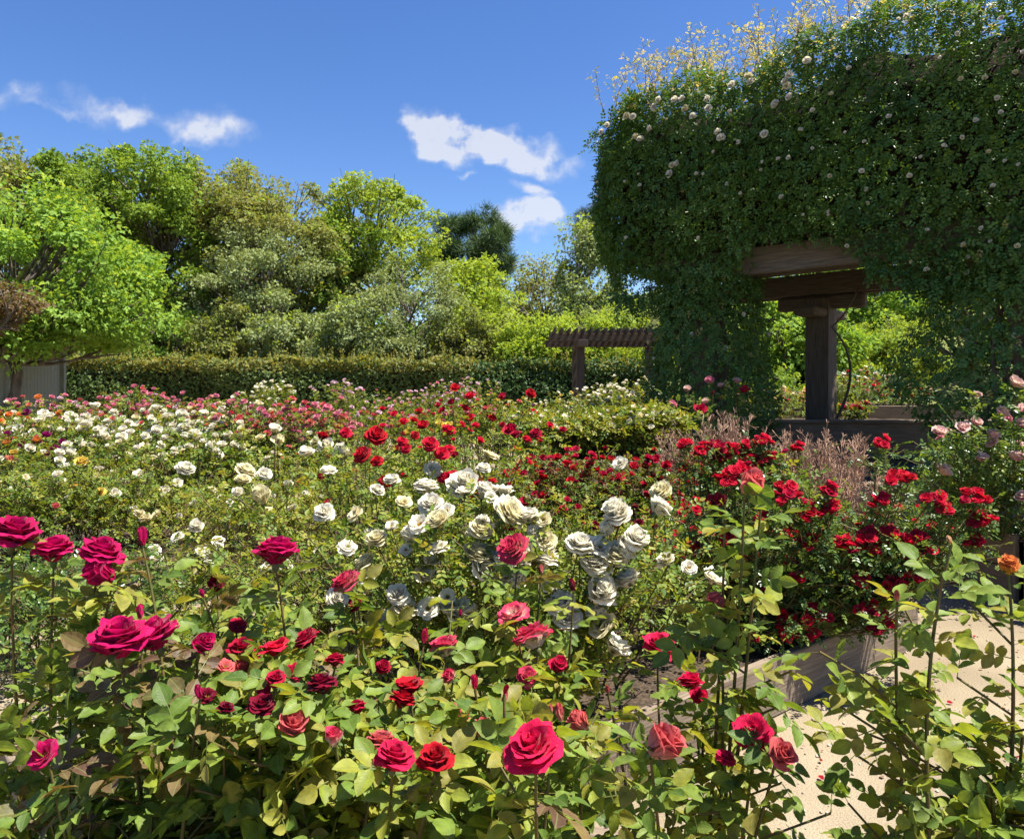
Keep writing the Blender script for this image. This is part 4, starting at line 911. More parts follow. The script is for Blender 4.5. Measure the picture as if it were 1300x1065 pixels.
# ------------------------------------------------------------------ roses
ORD = ['first', 'second', 'third', 'fourth', 'fifth', 'sixth', 'seventh', 'eighth', 'ninth', 'tenth', 'eleventh', 'twelfth']
def sz(px, d): return px / F * d
def assign(blooms, bases):
    out = [[] for _ in bases]
    for b in blooms:
        p = b[0]; k = min(range(len(bases)), key=lambda i: math.hypot(p[0] - bases[i][0], (p[1] - bases[i][1]) * .8)); out[k].append(b)
    return out
FAR = False
def row(pxs, d, Hh, Rr, mix, nb, label, group, z0=.25, extra=6, fol='rose', dj=.35, blooms=(), **kw):
    """a run of bushes left to right. label has {o} for the ordinal"""
    if FAR: mix = [(w_, s_, c_, z_ * 1.06) for w_, s_, c_, z_ in mix]
    bases = [(X(p, dd), dd) for p, dd in ((p, d + random.uniform(-dj, dj)) for p in pxs)]
    bl = assign(blooms, bases)
    for k, b in enumerate(bases):
        lab = label.format(o=ORD[k]) if len(bases) > 1 else label
        rose_bush(b, z0, (Hh if not callable(Hh) else Hh(k)) + random.uniform(-.08, .08), Rr, lab, group if len(bases) > 1 else None, bl[k], extra, int((nb if not callable(nb) else nb(k)) * (1.4 if FAR else 1)), mix, fol, **kw)
lin = lambda a, b, n: [a + (b - a) * i / (n - 1) for i in range(n)]
def B(px, py, d, s, sh, co): return (P(px, py, d), sz(s, d) * (.93 if d < 2.3 else 1), sh, co)

# --- foreground bed: deep pink and two-coloured roses
mg = [B(15, 693, 1.55, 60, 'tea', 'magenta'), B(68, 712, 1.6, 50, 'tea', 'magenta'), B(124, 718, 1.5, 58, 'tea', 'magenta'), B(142, 738, 1.48, 40, 'half', 'magenta'), B(122, 771, 1.5, 20, 'tea', 'darkred')]
mg2 = [B(152, 832, 1.25, 74, 'tea', 'magenta'), B(202, 822, 1.32, 62, 'tea', 'magenta'), B(250, 824, 1.35, 30, 'half', 'magenta'), B(62, 962, 1.2, 40, 'open', 'magenta'), B(100, 815, 1.5, 24, 'open', 'darkred'), B(254, 886, 1.2, 22, 'bud', 'magenta'), B(181, 692, 1.55, 26, 'bud', 'magenta'), B(178, 785, 1.4, 20, 'bud', 'magenta')]
mg3 = [B(285, 905, 1.22, 22, 'tea', 'darkred'), B(350, 868, 1.3, 26, 'tea', 'crimson'), B(300, 800, 1.6, 24, 'open', 'crimson'), B(372, 862, 1.35, 30, 'open', 'crimson'), B(425, 845, 1.45, 26, 'tea', 'crimson'), B(318, 842, 1.5, 26, 'tea', 'crimson'), B(350, 716, 1.55, 58, 'tea', 'magenta'), B(350, 832, 1.42, 44, 'open', 'brightred'), B(306, 832, 1.48, 36, 'tea', 'crimson'), B(395, 820, 1.46, 36, 'tea', 'crimson'), B(276, 742, 1.85, 22, 'open', 'darkred'), B(332, 905, 1.22, 36, 'tea', 'darkred'), B(410, 880, 1.25, 40, 'tea', 'darkred'), B(338, 884, 1.3, 20, 'half', 'magenta'), B(262, 888, 1.25, 24, 'open', 'darkred'), B(258, 758, 1.6, 12, 'bud', 'magenta')]
bc = [B(455, 905, 1.3, 26, 'tea', 'crimson'), B(425, 945, 1.2, 26, 'half', 'bicolor'), B(580, 905, 1.35, 26, 'rosette', 'bicolor'), B(446, 749, 1.9, 38, 'rosette', 'bicolor'), B(455, 772, 1.9, 26, 'open', 'crimson'), B(566, 832, 1.6, 36, 'rosette', 'bicolor'), B(520, 880, 1.38, 38, 'open', 'red'), B(508, 898, 1.35, 34, 'tea', 'red'), B(368, 934, 1.2, 40, 'half', 'coral'), B(482, 952, 1.2, 38, 'rosette', 'coral'), B(498, 976, 1.08, 54, 'tea', 'hotpink'), B(553, 976, 1.1, 48, 'tea', 'red'), B(538, 816, 1.6, 20, 'bud', 'hotpink'), B(483, 853, 1.5, 20, 'half', 'crimson'), B(575, 862, 1.5, 20, 'half', 'bicolor'), B(300, 862, 1.42, 28, 'half', 'coral'), B(285, 850, 1.4, 24, 'open', 'coral'), B(585, 782, 1.9, 10, 'bud', 'magenta')]
bc2 = [B(668, 862, 1.5, 26, 'rosette', 'bicolor'), B(615, 935, 1.2, 30, 'half', 'coral'), B(712, 915, 1.3, 24, 'bud', 'coral'), B(658, 704, 1.95, 42, 'rosette', 'bicolor'), B(654, 788, 1.75, 44, 'open', 'bicolor'), B(682, 822, 1.65, 50, 'rosette', 'bicolor'), B(706, 850, 1.62, 26, 'half', 'hotpink'), B(680, 968, .98, 78, 'tea', 'hotpink'), B(603, 874, 1.25, 20, 'bud', 'hotpink'), B(745, 925, 1.25, 30, 'half', 'coral'), B(688, 728, 1.9, 12, 'bud', 'coral'), B(728, 750, 1.7, 18, 'bud', 'darkred'), B(640, 890, 1.3, 14, 'bud', 'coral')]
bc3 = [B(835, 832, 1.7, 44, 'tea', 'hotpink'), B(880, 876, 1.6, 36, 'tea', 'hotpink'), B(912, 778, 1.45, 28, 'half', 'coral'), B(945, 624, 1.4, 36, 'half', 'coral'), B(958, 940, 1.3, 50, 'tea', 'hotpink'), B(984, 962, 1.25, 40, 'half', 'coral'), B(826, 956, 1.15, 50, 'half', 'coral'), B(920, 970, 1.3, 28, 'tea', 'hotpink'), B(920, 640, 1.45, 14, 'bud', 'darkred'), B(966, 640, 1.42, 14, 'bud', 'coral'), B(892, 890, 1.55, 24, 'half', 'hotpink'), B(772, 880, 1.5, 14, 'bud', 'coral')]
gN = 'roses in the foreground bed'
rose_bush((X(45, 1.62), 1.68),   .25, 1.02, .24, 'foreground rose bush at the left edge with four deep pink roses in a row', gN, mg, 20, fol='rose', seed=1, young=.35, leaf=.041, dens=1.2, low=.5)
rose_bush((X(185, 1.42), 1.42), .25, .93, .22, 'foreground rose bush with a pair of large deep pink roses touching', gN, mg2, 13, fol='reddish', seed=2, young=.35, leaf=.041, dens=1.2, low=.4)
rose_bush((X(338, 1.6), 1.6), .25, .96, .30, 'foreground rose bush with one deep pink rose standing above dark red ones', gN, mg3, 22, seed=3, young=.35, leaf=.041, dens=1.2)
rose_bush((X(490, 1.5), 1.5), .25, .93, .28, 'foreground rose bush with several red and pink edged roses near the bottom', gN, bc, 20, fol='fresh', seed=4, leaf=.042)
rose_bush((X(672, 1.6), 1.6), .25, .88, .24, 'foreground rose bush with pink edged cream roses standing before the white roses', gN, bc2, 18, seed=5, leaf=.041, dens=1.2)
rose_bush((X(885, 1.52), 1.52), .25, .84, .13, 'foreground rose bush right of the middle with one tall coral rose', gN, bc3, 3, fol='fresh', seed=6, leaf=.042, young=.8, shoots=2)
# filler canes without flowers, lower
rose_bush((X(250, 1.95), 2.0), .25, .80, .34, 'leafy rose bush without flowers between the deep pink roses and the board', gN, [B(330, 760, 1.95, 18, 'open', 'darkred')], 22, seed=7, leaf=.045)
rose_bush((X(570, 2.1), 2.1),   .25, .66, .28, 'low leafy rose bush without flowers in front of the white roses', gN, [], 22, fol='fresh', seed=8, leaf=.04)
rose_bush((X(600, 1.2), 1.16), .25, .80, .26, 'leafy rose bush at the very bottom middle with buds', gN, [B(700, 905, 1.15, 12, 'bud', 'coral'), B(640, 880, 1.2, 14, 'bud', 'brightred')], 18, fol='rose', seed=13, leaf=.042, dens=1.2)
rose_bush((X(300, 1.15), 1.1), .25, .80, .26, 'leafy rose bush at the very bottom left of the middle', gN, [], 20, fol='rose', seed=14, leaf=.042, dens=1.2)
# right foreground plant
ob = [B(1280, 727, 1.3, 26, 'half', 'orange'), B(1139, 763, 1.25, 16, 'bud', 'coral'), B(1208, 690, 1.2, 12, 'bud', 'peach')]
rose_bush((X(1250, 1.22), 1.26), .35, 1.20, .10, 'foreground rose bush at the lower right with one small orange rose', gN, ob + [], 6, fol='fresh', seed=9, leaf=.040, young=.5, low=.06, shoots=6, dens=1.5)
rose_bush((X(1310, 1.15), 1.2), .35, 1.12, .10, 'leafy rose stems in the bottom right corner without flowers', gN, [], 9, fol='rose', seed=10, leaf=.042, shoots=6, dens=1.3, low=.1)

# --- big white roses
def wd(py): return float(np.clip(500 / (py - 490), 2.95, 6.5)) - .16
c6 = [(415, 548, 70), (435, 608, 75), (395, 680, 85), (330, 595, 60), (440, 470, 60), (650, 430, 70), (630, 470, 50), (540, 535, 90), (560, 560, 60), (700, 565, 100), (655, 575, 50), (710, 640, 110), (495, 625, 60), (630, 660, 45), (110, 415, 60), (50, 480, 60), (35, 635, 70), (290, 515, 55), (45, 375, 60), (225, 550, 50), (465, 775, 80), (430, 815, 60), (440, 875, 70), (605, 840, 110), (695, 800, 90), (850, 830, 120), (725, 870, 110), (985, 765, 85), (1045, 835, 105), (1115, 800, 95), (1140, 655, 95), (1085, 710, 60), (1275, 625, 85), (1055, 950, 110), (1060, 1035, 90), (540, 1020, 125), (450, 1010, 60), (930, 990, 100), (200, 830, 80), (70, 960, 80), (330, 1000, 90), (290, 680, 50), (345, 770, 50), (820, 700, 50), (800, 660, 80), (860, 660, 60), (600, 710, 50), (1115, 1150, 110), (240, 1040, 60), (500, 945, 60), (830, 745, 60)]
wb = [(400 + a / 2.955, 440 + b / 2.955, s / 2.955) for a, b, s in c6] + [(848, 717, 22), (902, 740, 30), (873, 723, 20), (790, 592, 20), (843, 628, 26)]
wb += [(a / 2.955, 440 + b / 2.955, s / 2.955) for a, b, s in [(910, 485, 70), (910, 515, 50), (985, 590, 70), (1215, 635, 60), (1150, 410, 60), (1230, 480, 60), (1280, 420, 60), (1030, 320, 50), (985, 490, 50), (735, 690, 50), (690, 475, 60), (1225, 375, 50), (1040, 365, 60), (1100, 610, 40), (900, 560, 40)]]
wb += [(604, 716, 38), (640, 716, 34), (668, 720, 40), (735, 700, 34), (752, 722, 36), (779, 711, 32), (756, 762, 38), (770, 800, 36), (582, 792, 44), (788, 660, 32), (640, 660, 38), (612, 632, 24), (541, 626, 28), (548, 646, 28), (590, 622, 34), (700, 745, 30), (720, 790, 32), (505, 790, 30), (650, 745, 34)]
wb += [(470, 735, 26), (505, 760, 26), (535, 735, 24), (480, 690, 24), (455, 655, 22), (520, 690, 26), (560, 668, 28), (610, 680, 30), (690, 690, 28), (440, 700, 24), (800, 745, 30), (805, 690, 30), (545, 775, 28), (760, 700, 30)]
white = []
for a, b, s in wb:
    d = wd(b); s *= 1.06
    if s * d / F > .135: s = .135 * F / d
    sh = random.choices(['rosette', 'open', 'half'], [.68, .22, .10] if s > 24 else [.5, .38, .12])[0]
    co = 'cream' if random.random() < .18 else 'white'
    white.append(B(a, b, d, s, sh, co))
wbase = [(X(p, d), d + .20) for p, d in [(445, 3.85), (485, 4.3), (520, 3.7), (565, 3.4), (612, 3.25), (660, 3.2), (715, 3.25), (768, 3.35), (560, 4.5), (645, 4.25), (835, 3.7), (300, 6.4), (345, 6.5), (420, 6.2), (470, 6.3), (885, 3.5), (740, 4.3)]]
wl = ['white rose bush with open flowers at the left end of the middle white roses', 'white rose bush of small loose flowers behind the left end of the white roses', 'white rose bush with two round flowers one above the other, left of the middle', 'white rose bush with half closed flowers left of the big white cluster', 'white rose bush with one big ruffled flower low in front', 'white rose bush with a cluster of very large flowers behind the pink edged rose', 'white rose bush with large flowers just right of the pink edged rose', 'white rose bush with a column of big cream flowers at its right side',
      'white rose bush with several open flowers below the red roses', 'white rose bush with one wide open flower below the dark crimson roses', 'white rose bush with one bright full flower among the red ones', 'white rose bush with a tall pair of flowers behind the left board', 'white rose bush with loose flowers just right of the tall pair', 'white rose bush with upright flowers below the coral roses', 'white rose bush with flowers next to the bright red ones', 'white rose bush low on the right just above the sunlit plank', 'white rose bush mostly leaves between the white and crimson roses']
for k, (b, bl) in enumerate(zip(wbase, assign(white, wbase))):
    hh = float(np.clip(np.percentile([q[0][2] for q in bl] or [.95], 40) - .08, .62, 1.05)); rose_bush(b, .25, hh, .33, wl[k], 'white rose bushes near the middle', bl, 12, fol='rose' if b[1] < 5 else 'fresh', seed=100 + k, leaf=.042, young=.45, wild=.10)

# --- leafy bushes with few flowers behind the left board
few = [B(104, 590, 5.9, 17, 'tea', 'yellow'), B(95, 620, 5.7, 10, 'open', 'yellow'), B(127, 627, 5.6, 14, 'half', 'yellow'), B(18, 577, 6.2, 10, 'open', 'yellow'), B(185, 662, 5.6, 17, 'open', 'cream'), B(248, 674, 5.5, 16, 'open', 'cream'), B(72, 645, 5.3, 9, 'half', 'coral'), B(178, 655, 5.6, 14, 'half', 'cream')]
for k, (lo, pxs, d, h) in enumerate([('{o} leafy rose bush from the left with few yellow blooms in the middle left bed', lin(-20, 150, 5), 5.7, 1.02), ('{o} leafy bush from the left just behind the slanting board', lin(195, 395, 5), 6.05, .82)]):
    row(pxs, d, h, .42, [(1, 'open', 'cream', .08), (2, 'open', 'white', .09), (1, 'rosette', 'white', .085)], 5 + k * 2, lo, 'leafy rose bushes in the middle left bed', extra=15, fol='fresh' if k else 'rose', blooms=few, leaf=.045, young=.4, wild=.2)
row(lin(-30, 150, 5), 4.2, .80, .40, [(1, 'open', 'darkred', .05)], 0, '{o} low leafy rose bush from the left behind the deep pink roses', 'low leafy rose bushes behind the deep pink roses', z0=0.02, extra=15, fol='dark', leaf=.045)
row(lin(150, 410, 6), 3.3, .66, .40, [(1, 'open', 'darkred', .05)], 0, '{o} low rose bush from the left below the slanting board', 'low rose bushes below the slanting board', z0=0.02, extra=15, fol='rose', leaf=.043, young=.5)

row(lin(205, 425, 5), 4.5, .72, .38, [(1, 'open', 'white', .085), (1, 'rosette', 'white', .085)], 4, '{o} leafy rose bush from the left in front of the slanting board', 'leafy rose bushes in front of the slanting board', z0=0.02, extra=14, fol='rose', leaf=.043, young=.5)

rose_bush((X(690, 2.95), 2.98), .25, .66, .30, 'low leafy rose bush without flowers under the column of big cream flowers', None, [], 16, fol='rose', seed=451, leaf=.042, young=.5)
rose_bush((X(570, 2.75), 2.8), .25, .62, .28, 'low leafy rose bush without flowers below the big white cluster', None, [], 14, fol='rose', seed=452, leaf=.042, young=.5)
# --- red roses
def rd(py): return float(np.clip(340 / (py - 490), 4.5, 7.6)) - .1
reds = []
for a, b, s in [(525, 165, 40), (585, 195, 45), (710, 195, 35), (805, 185, 40), (815, 255, 35), (780, 258, 30), (565, 240, 35), (480, 245, 30), (515, 215, 30), (580, 280, 45), (600, 305, 35), (660, 278, 40), (545, 298, 30), (330, 295, 45), (300, 260, 30), (255, 240, 25), (255, 305, 30), (395, 250, 35), (410, 305, 45), (365, 285, 40), (370, 340, 35), (495, 330, 50), (430, 380, 55), (475, 410, 52), (325, 370, 42), (345, 388, 36), (225, 350, 70), (115, 335, 45), (25, 348, 40), (190, 420, 68), (235, 440, 45), (490, 510, 60), (515, 495, 40), (735, 325, 55), (760, 340, 40), (790, 360, 40), (830, 335, 40), (875, 300, 30), (930, 320, 30), (1190, 280, 45), (705, 298, 25), (440, 365, 40), (205, 345, 40)]:
    px, py = 400 + a / 2.955, 440 + b / 2.955; d = rd(py); reds.append(B(px, py, d, s / 2.955 * 1.08, random.choice(['tea', 'rosette', 'tea']), 'crimson' if px > 630 and random.random() < .7 else random.choice(['red', 'brightred'])))
rbase = [(X(p, d), d) for p, d in [(468, 5.0), (410, 6.9), (445, 7.3), (490, 7.0), (525, 6.0), (552, 6.4), (550, 4.9), (585, 7.2), (610, 6.6), (655, 6.3), (680, 6.6), (800, 6.6), (540, 7.6)]]
rl = ['red rose bush with two large flowers just above the white roses', 'red rose bush with a single flower left of the red group', 'small red rose bush at the upper left of the red group', 'bright red rose bush with many flowers in the middle of the red group', 'red rose bush with scattered medium flowers left of the tall red stems', 'red rose bush with a pair of full flowers side by side', 'red rose bush with a low bright cluster touching the white roses', 'red rose bush with tall stems reaching the hedge shadow', 'red rose bush with dense flowers below the tall red stems', 'crimson rose bush with a dense dark cluster', 'crimson rose bush with the two tallest dark flowers in front of the far pergola', 'red rose bush with one lone flower before the brown bed', 'red rose bush with few flowers beside a yellow bloom']
for k, (b, bl) in enumerate(zip(rbase, assign(reds, rbase))):
    hh = max([q[0][2] for q in bl] + [1.0]); rose_bush(b, .25, min(hh, 1.35) - .03, .40, rl[k], 'red rose bushes in the middle', bl, 7, 4, [(2, 'tea', 'brightred', .075), (1, 'rosette', 'red', .07), (1, 'half', 'crimson', .06)], 'rose', seed=200 + k, leaf=.05, young=.45, wild=.08)
# small crimson cluster roses behind
crm = [(3, 'flori', 'crimson', .068), (2, 'flori', 'red', .068), (1, 'flori', 'darkred', .06)]
row(lin(655, 905, 7), 5.75, 1.06, .38, crm, 52, '{o} small flowered crimson rose bush from the left, before the dry seed heads', 'small flowered crimson rose bushes', z0=.2, extra=5, fol='reddish', leaf=.036, dj=.25)
row(lin(690, 800, 3), 4.75, .98, .33, [(1, 'tea', 'darkred', .06), (1, 'flori', 'crimson', .05)], 7, '{o} leafy dark crimson rose bush from the left behind the large white roses', 'dark crimson rose bushes behind the white roses', extra=11, leaf=.042, young=.6)

# --- red cluster roses by the path
def cl(px, py, s, d=None, co=None):
    d = d or float(np.clip(420 / (py - 490), 3.9, 5.6)); W = s / F * d; n = int(np.clip(W / .03 * 1.7, 5, 13)); out = []
    for i in range(n):
        a = i * 2.4; q = .5 * W * math.sqrt((i + .3) / n); p = P(px, py, d) + np.array([q * math.cos(a), q * .7 * math.sin(a) * .8, q * .55 * math.sin(a + .4) + random.uniform(-.012, .012)])
        out.append((p + np.array([0, -.14, .03]), random.uniform(.050, .070), 'flori', co or random.choice(['red', 'brightred', 'brightred', 'brightred', 'crimson'])))
    return out
fl = []
for a, b, s in [(490, 495, 100), (540, 515, 70), (580, 470, 85), (780, 495, 95), (745, 450, 65), (370, 525, 50), (895, 350, 85), (830, 400, 60), (890, 220, 70), (885, 265, 65), (660, 245, 75), (740, 215, 50), (810, 205, 50), (550, 140, 95), (780, 105, 65), (480, 75, 95), (960, 100, 65), (1080, 95, 85), (1100, 165, 78), (1085, 230, 45), (840, 30, 75), (720, 350, 45), (300, 25, 90), (350, 10, 80), (615, 70, 30), (405, 170, 40), (300, 220, 40), (200, 255, 35), (430, 400, 50), (340, 300, 35), (520, 350, 35), (990, 130, 40)]:
    fl += cl(800 + a / 2.598, 600 + b / 2.598, s / 2.598)
for a, b in [(870, 650), (900, 640), (930, 690), (980, 660), (1010, 690), (1040, 650), (1060, 690), (1090, 700), (1120, 690), (1000, 740), (1040, 730), (1075, 760), (960, 720), (905, 700), (1120, 740), (1150, 700), (975, 690), (890, 610), (915, 590), (950, 610), (1000, 620), (1030, 600), (1070, 620), (1100, 650), (1140, 650), (1185, 650)]:
    fl += cl(a, b, random.uniform(22, 34))
for a, b, s in [(260, 705, 60), (285, 740, 65), (310, 715, 50), (350, 705, 50), (410, 690, 55), (165, 700, 35), (215, 715, 45), (230, 800, 45), (350, 740, 60), (380, 755, 60), (430, 770, 70), (310, 790, 80), (270, 835, 70), (440, 740, 55), (795, 695, 50), (655, 815, 35), (740, 790, 40), (525, 712, 30)]:
    fl += cl(800 + a / 2.598, 300 + b / 2.598, s / 2.598, 4.9 if b < 790 else None)
fbase = [(X(p, d), d) for p, d in [(880, 4.35), (940, 4.05), (1000, 4.15), (1060, 4.35), (1105, 4.65), (885, 5.0), (945, 4.9), (1010, 4.8), (1150, 4.85), (930, 5.4)]]
fll = ['red cluster rose bush right behind the large white roses', 'red cluster rose bush hanging over the long board by the path', 'red cluster rose bush with the lowest bright bunches above the sandy path', 'red cluster rose bush spilling over the board corner', 'red cluster rose bush with bunches at the end of the bed near the path', 'red cluster rose bush with bright bunches below the left dry seed heads', 'red cluster rose bush with the densest bright band of flowers', 'red cluster rose bush below the right dry seed heads', 'red cluster rose bush reaching farthest right toward the grey boards', 'red cluster rose bush behind the densest bright band of flowers']
for k, (b, bl) in enumerate(zip(fbase, assign(fl, fbase))):
    rose_bush(b, .25, .80, .34, fll[k], 'red cluster rose bushes by the path', bl[:80], 8, 18, [(4, 'flori', 'brightred', .066), (1, 'flori', 'red', .062)], 'dark', seed=300 + k, leaf=.034, young=.3, dens=1.0)
# dark red large ones at the foot of the pergola
prs = [B(901, 486, 8.2, 13, 'rosette', 'pink'), B(873, 496, 8.2, 11, 'rosette', 'palepink'), B(935, 486, 8.2, 12, 'rosette', 'palepink'), B(915, 491, 8.2, 9, 'rosette', 'palepink'), B(852, 515, 8.0, 13, 'rosette', 'pink'), B(847, 524, 8.0, 11, 'rosette', 'pink'), B(896, 512, 8, 12, 'rosette', 'palepink'), B(945, 499, 8, 17, 'tea', 'crimson'), B(888, 523, 7.8, 19, 'tea', 'crimson'), B(905, 500, 8, 5, 'bud', 'crimson')]
pb = [(X(862, 8.3), 8.3), (X(905, 8.2), 8.2), (X(945, 8.4), 8.4)]
pbl = ['pink rose bush left against the foot of the left vine column', 'pink and dark red rose bush in front of the left vine column', 'rose bush with one dark red flower at the right foot of left vine column']
for k, (b, bl) in enumerate(zip(pb, assign(prs, pb))): rose_bush(b, .0, 1.4, .40, pbl[k], 'rose bushes at the foot of the left vine column', bl, 10, fol='dark', seed=400 + k)

# --- pale pink roses at the right
pk = [(1015, 652, 46), (1090, 640, 46), (1110, 632, 36), (1137, 620, 36), (1217, 588, 50), (1195, 665, 46), (1200, 685, 40), (1158, 740, 40), (1280, 740, 52), (1290, 580, 42), (1290, 628, 42), (1143, 530, 28), (1262, 492, 50), (1288, 500, 34), (1299, 870, 52)]
pks = [B(800 + a / 2.598, 300 + b / 2.598, 5.25, s / 2.598 * 1.08, random.choice(['rosette', 'tea', 'open']), 'palepink' if b > 500 else 'peachpink') for a, b, s in pk] + [B(1194, 601, 5.3, 24, 'tea', 'peachpink')]
pkb = [(X(1205, 5.75), 5.75), (X(1262, 5.7), 5.7), (X(1315, 5.6), 5.6)]
pkl = ['pale pink rose bush right of the pergola with one peach pink flower hanging out', 'pale pink rose bush on the right with several round flowers', 'pale pink rose bush cut by the right edge']
for k, (b, bl) in enumerate(zip(pkb, assign(pks, pkb))): rose_bush(b, .45, 1.36, .42, pkl[k], 'pale pink rose bushes on the right', bl, 14, 4, [(1, 'rosette', 'palepink', .09), (1, 'half', 'pink', .07)], 'dark', seed=420 + k, leaf=.058, low=.06)
rose_bush((X(1370, 5.3), 5.3), .45, 1.5, .4, 'pale pink rose bush just outside the right edge', 'pale pink rose bushes on the right', [], 10, 4, [(1, 'rosette', 'palepink', .1)], 'dark', seed=430)
# tall fresh shoot among the red roses and dry seed heads
rose_bush((X(1035, 4.6), 4.6), .25, 1.20, .24, 'tall bright green leafy shoots without flowers between the dry seed heads', None, [B(998, 575, 4.6, 10, 'flori', 'magenta')], 9, fol='fresh', seed=440, leaf=.06, young=1.2, name='rose_bush')
def dry_plant(px, d, H, Rr, label, seed, n=42):
    r = np.random.default_rng(seed); x = X(px, d); root = empty('dry_seed_heads', (x, d, .25), label, 'dry plant', 'dry seed heads among the red roses'); g = Geo()
    for i in range(n):
        a = r.uniform(0, 6.28); q = Rr * math.sqrt(r.random()); tip = np.array([q * math.cos(a), q * math.sin(a), (H - .25) * r.uniform(.72, 1.)]); b0 = np.array([q * .3 * math.cos(a), q * .3 * math.sin(a), 0])
        pt = bez(b0, np.array([tip[0] * .7, tip[1] * .7, tip[2] * .55]), tip, 8); tube(g, pt, np.linspace(.004, .0018, 8), 3, 0, False)
        for k in range(16):
            t = r.uniform(.62, 1); p = np.array([np.interp(t, np.linspace(0, 1, 8), pt[:, c]) for c in range(3)]); dd = norm(r.normal(0, .6, 3) + (0, 0, 1.0)); l = r.uniform(.03, .10)
            e2 = p + dd * l; tube(g, [p, e2], [.0016, .0013], 3, 0, False)
            for m in range(3):
                e3 = e2 + norm(r.normal(0, .7, 3) + (0, 0, .8)) * r.uniform(.008, .03); tube(g, [p + (e2 - p) * r.uniform(.4, 1), e3], [.0014, .0022], 3, 0, False)
    g.build('stalks', [M['dry']], root)
dry_plant(868, 6.2, 1.22, .22, 'dry pinkish brown seed heads left of the middle, below the left vine column', 1)
dry_plant(925, 6.0, 1.36, .22, 'dry pinkish brown seed heads right of the first, rising highest', 2)
dry_plant(1010, 5.6, 1.28, .26, 'dry pinkish brown seed heads in front of the middle pergola post', 3)
dry_plant(1058, 5.3, 1.22, .24, 'dry pinkish brown seed heads just right of the leafy shoots', 4)
dry_plant(1092, 4.9, 1.06, .18, 'small dry seed heads lowest and farthest right', 5, 26)

# --- beyond the pergola
row(lin(965, 1010, 3), 12.6, 1.62, .5, [(3, 'rosette', 'peach', .10), (1, 'rosette', 'orange', .1), (1, 'rosette', 'coral', .09), (1, 'rosette', 'cream', .09)], 16, '{o} peach and orange rose bush from the left of the middle pergola post', 'peach rose bushes behind the pergola', z0=.9, extra=6, dj=.4)
row([1068, 1108], 14.5, 1.95, .55, [(3, 'flori', 'crimson', .085), (1, 'flori', 'white', .09), (1, 'flori', 'palepink', .08)], 30, '{o} dark red rose bush right of the middle pergola post, on the slope', 'dark red rose bushes on the slope', z0=.9, extra=8)
row([1072, 1090], 11.0, 1.35, .3, [(2, 'tea', 'magenta', .1), (2, 'tea', 'brightred', .1), (1, 'rosette', 'pink', .1)], 7, '{o} low red and pink rose bush behind the tall plank bed', 'low red and pink rose bushes behind the pergola', z0=1.06, extra=4, dj=.15)
row([1112, 1138, 1160], 12.1, 1.55, .3, [(2, 'rosette', 'palepink', .09), (2, 'rosette', 'coral', .09), (1, 'tea', 'brightred', .09)], 8, '{o} pink and coral rose bush from the left in the small stepped bed', 'pink and coral rose bushes in the small stepped bed', z0=1.25, extra=5, fol='dark', dj=.15)

FAR = True
# --- far rows on the left half
gF = 'far rose bushes'
row([6], 11.5, 1.42, .5, [(2, 'rosette', 'purple', .10), (1, 'rosette', 'magenta', .1)], 15, 'purple red rose bush at the far left edge below the tree trunk', None)
row(lin(62, 285, 7), 11.9, lambda k: 1.44 + (.14 if k in (0, 3) else 0), .62, [(4, 'rosette', 'pink', .10), (1, 'rosette', 'lilac', .09), (1, 'flori', 'coral', .08)], 20, '{o} pink rose bush from the left in the farthest row under the hedge', 'pink rose bushes under the hedge')
row([318, 347], 16.5, lambda k: 1.55 + .33 * k, .5, [(1, 'flori', 'white', .085)], lambda k: 12 + 22 * k, '{o} white flowered tall shrub rose from the left, against the dark hedge', 'tall white shrub roses against the hedge')
row(lin(40, 240, 6), 9.0, 1.30, .52, [(6, 'rosette', 'white', .105), (1, 'open', 'white', .1), (1, 'flori', 'coral', .06)], 17, '{o} white rose bush from the left in front of the farthest pink row', 'white rose bushes in the far left bed', fol='rose')
row(lin(100, 285, 5), 7.5, 1.16, .46, [(5, 'rosette', 'white', .10), (1, 'open', 'cream', .1)], 8, '{o} white rose bush from the left in the row above the yellow blooms', 'white rose bushes above the yellow blooms', extra=9)
row(lin(215, 345, 5), 10.0, 1.38, .52, [(3, 'rosette', 'cream', .10), (3, 'rosette', 'white', .1)], 18, '{o} cream white rose bush from the left, left of the coral roses', 'cream rose bushes left of the coral ones')
row(lin(308, 425, 6), 9.0, lambda k: 1.42, .48, [(4, 'rosette', 'coral', .09), (3, 'rosette', 'pink', .09), (1, 'flori', 'brightred', .07)], 19, '{o} coral pink rose bush from the left, above the white roses', 'coral pink rose bushes in the middle distance', fol='reddish')
row(lin(300, 400, 3), 7.6, 1.15, .42, [(3, 'rosette', 'white', .09), (1, 'rosette', 'cream', .09), (1, 'flori', 'coral', .05)], 7, '{o} white rose bush from the left just below the coral roses', 'white rose bushes below the coral ones', extra=9)
row([15, 38, 62], 7.4, lambda k: [1.32, 1.22, 1.05][k], .38, [(3, 'rosette', 'purple', .085), (1, 'tea', 'coral', .09), (1, 'rosette', 'orange', .08), (1, 'rosette', 'white', .08)], 8, '{o} purple flowered rose bush from the left edge, below the white roses', 'purple rose bushes at the left edge')
row(lin(-15, 30, 2), 9.3, 1.42, .45, [(2, 'rosette', 'pink', .09), (1, 'rosette', 'orange', .09), (2, 'rosette', 'white', .09)], 12, '{o} mixed pink and orange rose bush at the left edge', 'mixed rose bushes at the left edge')
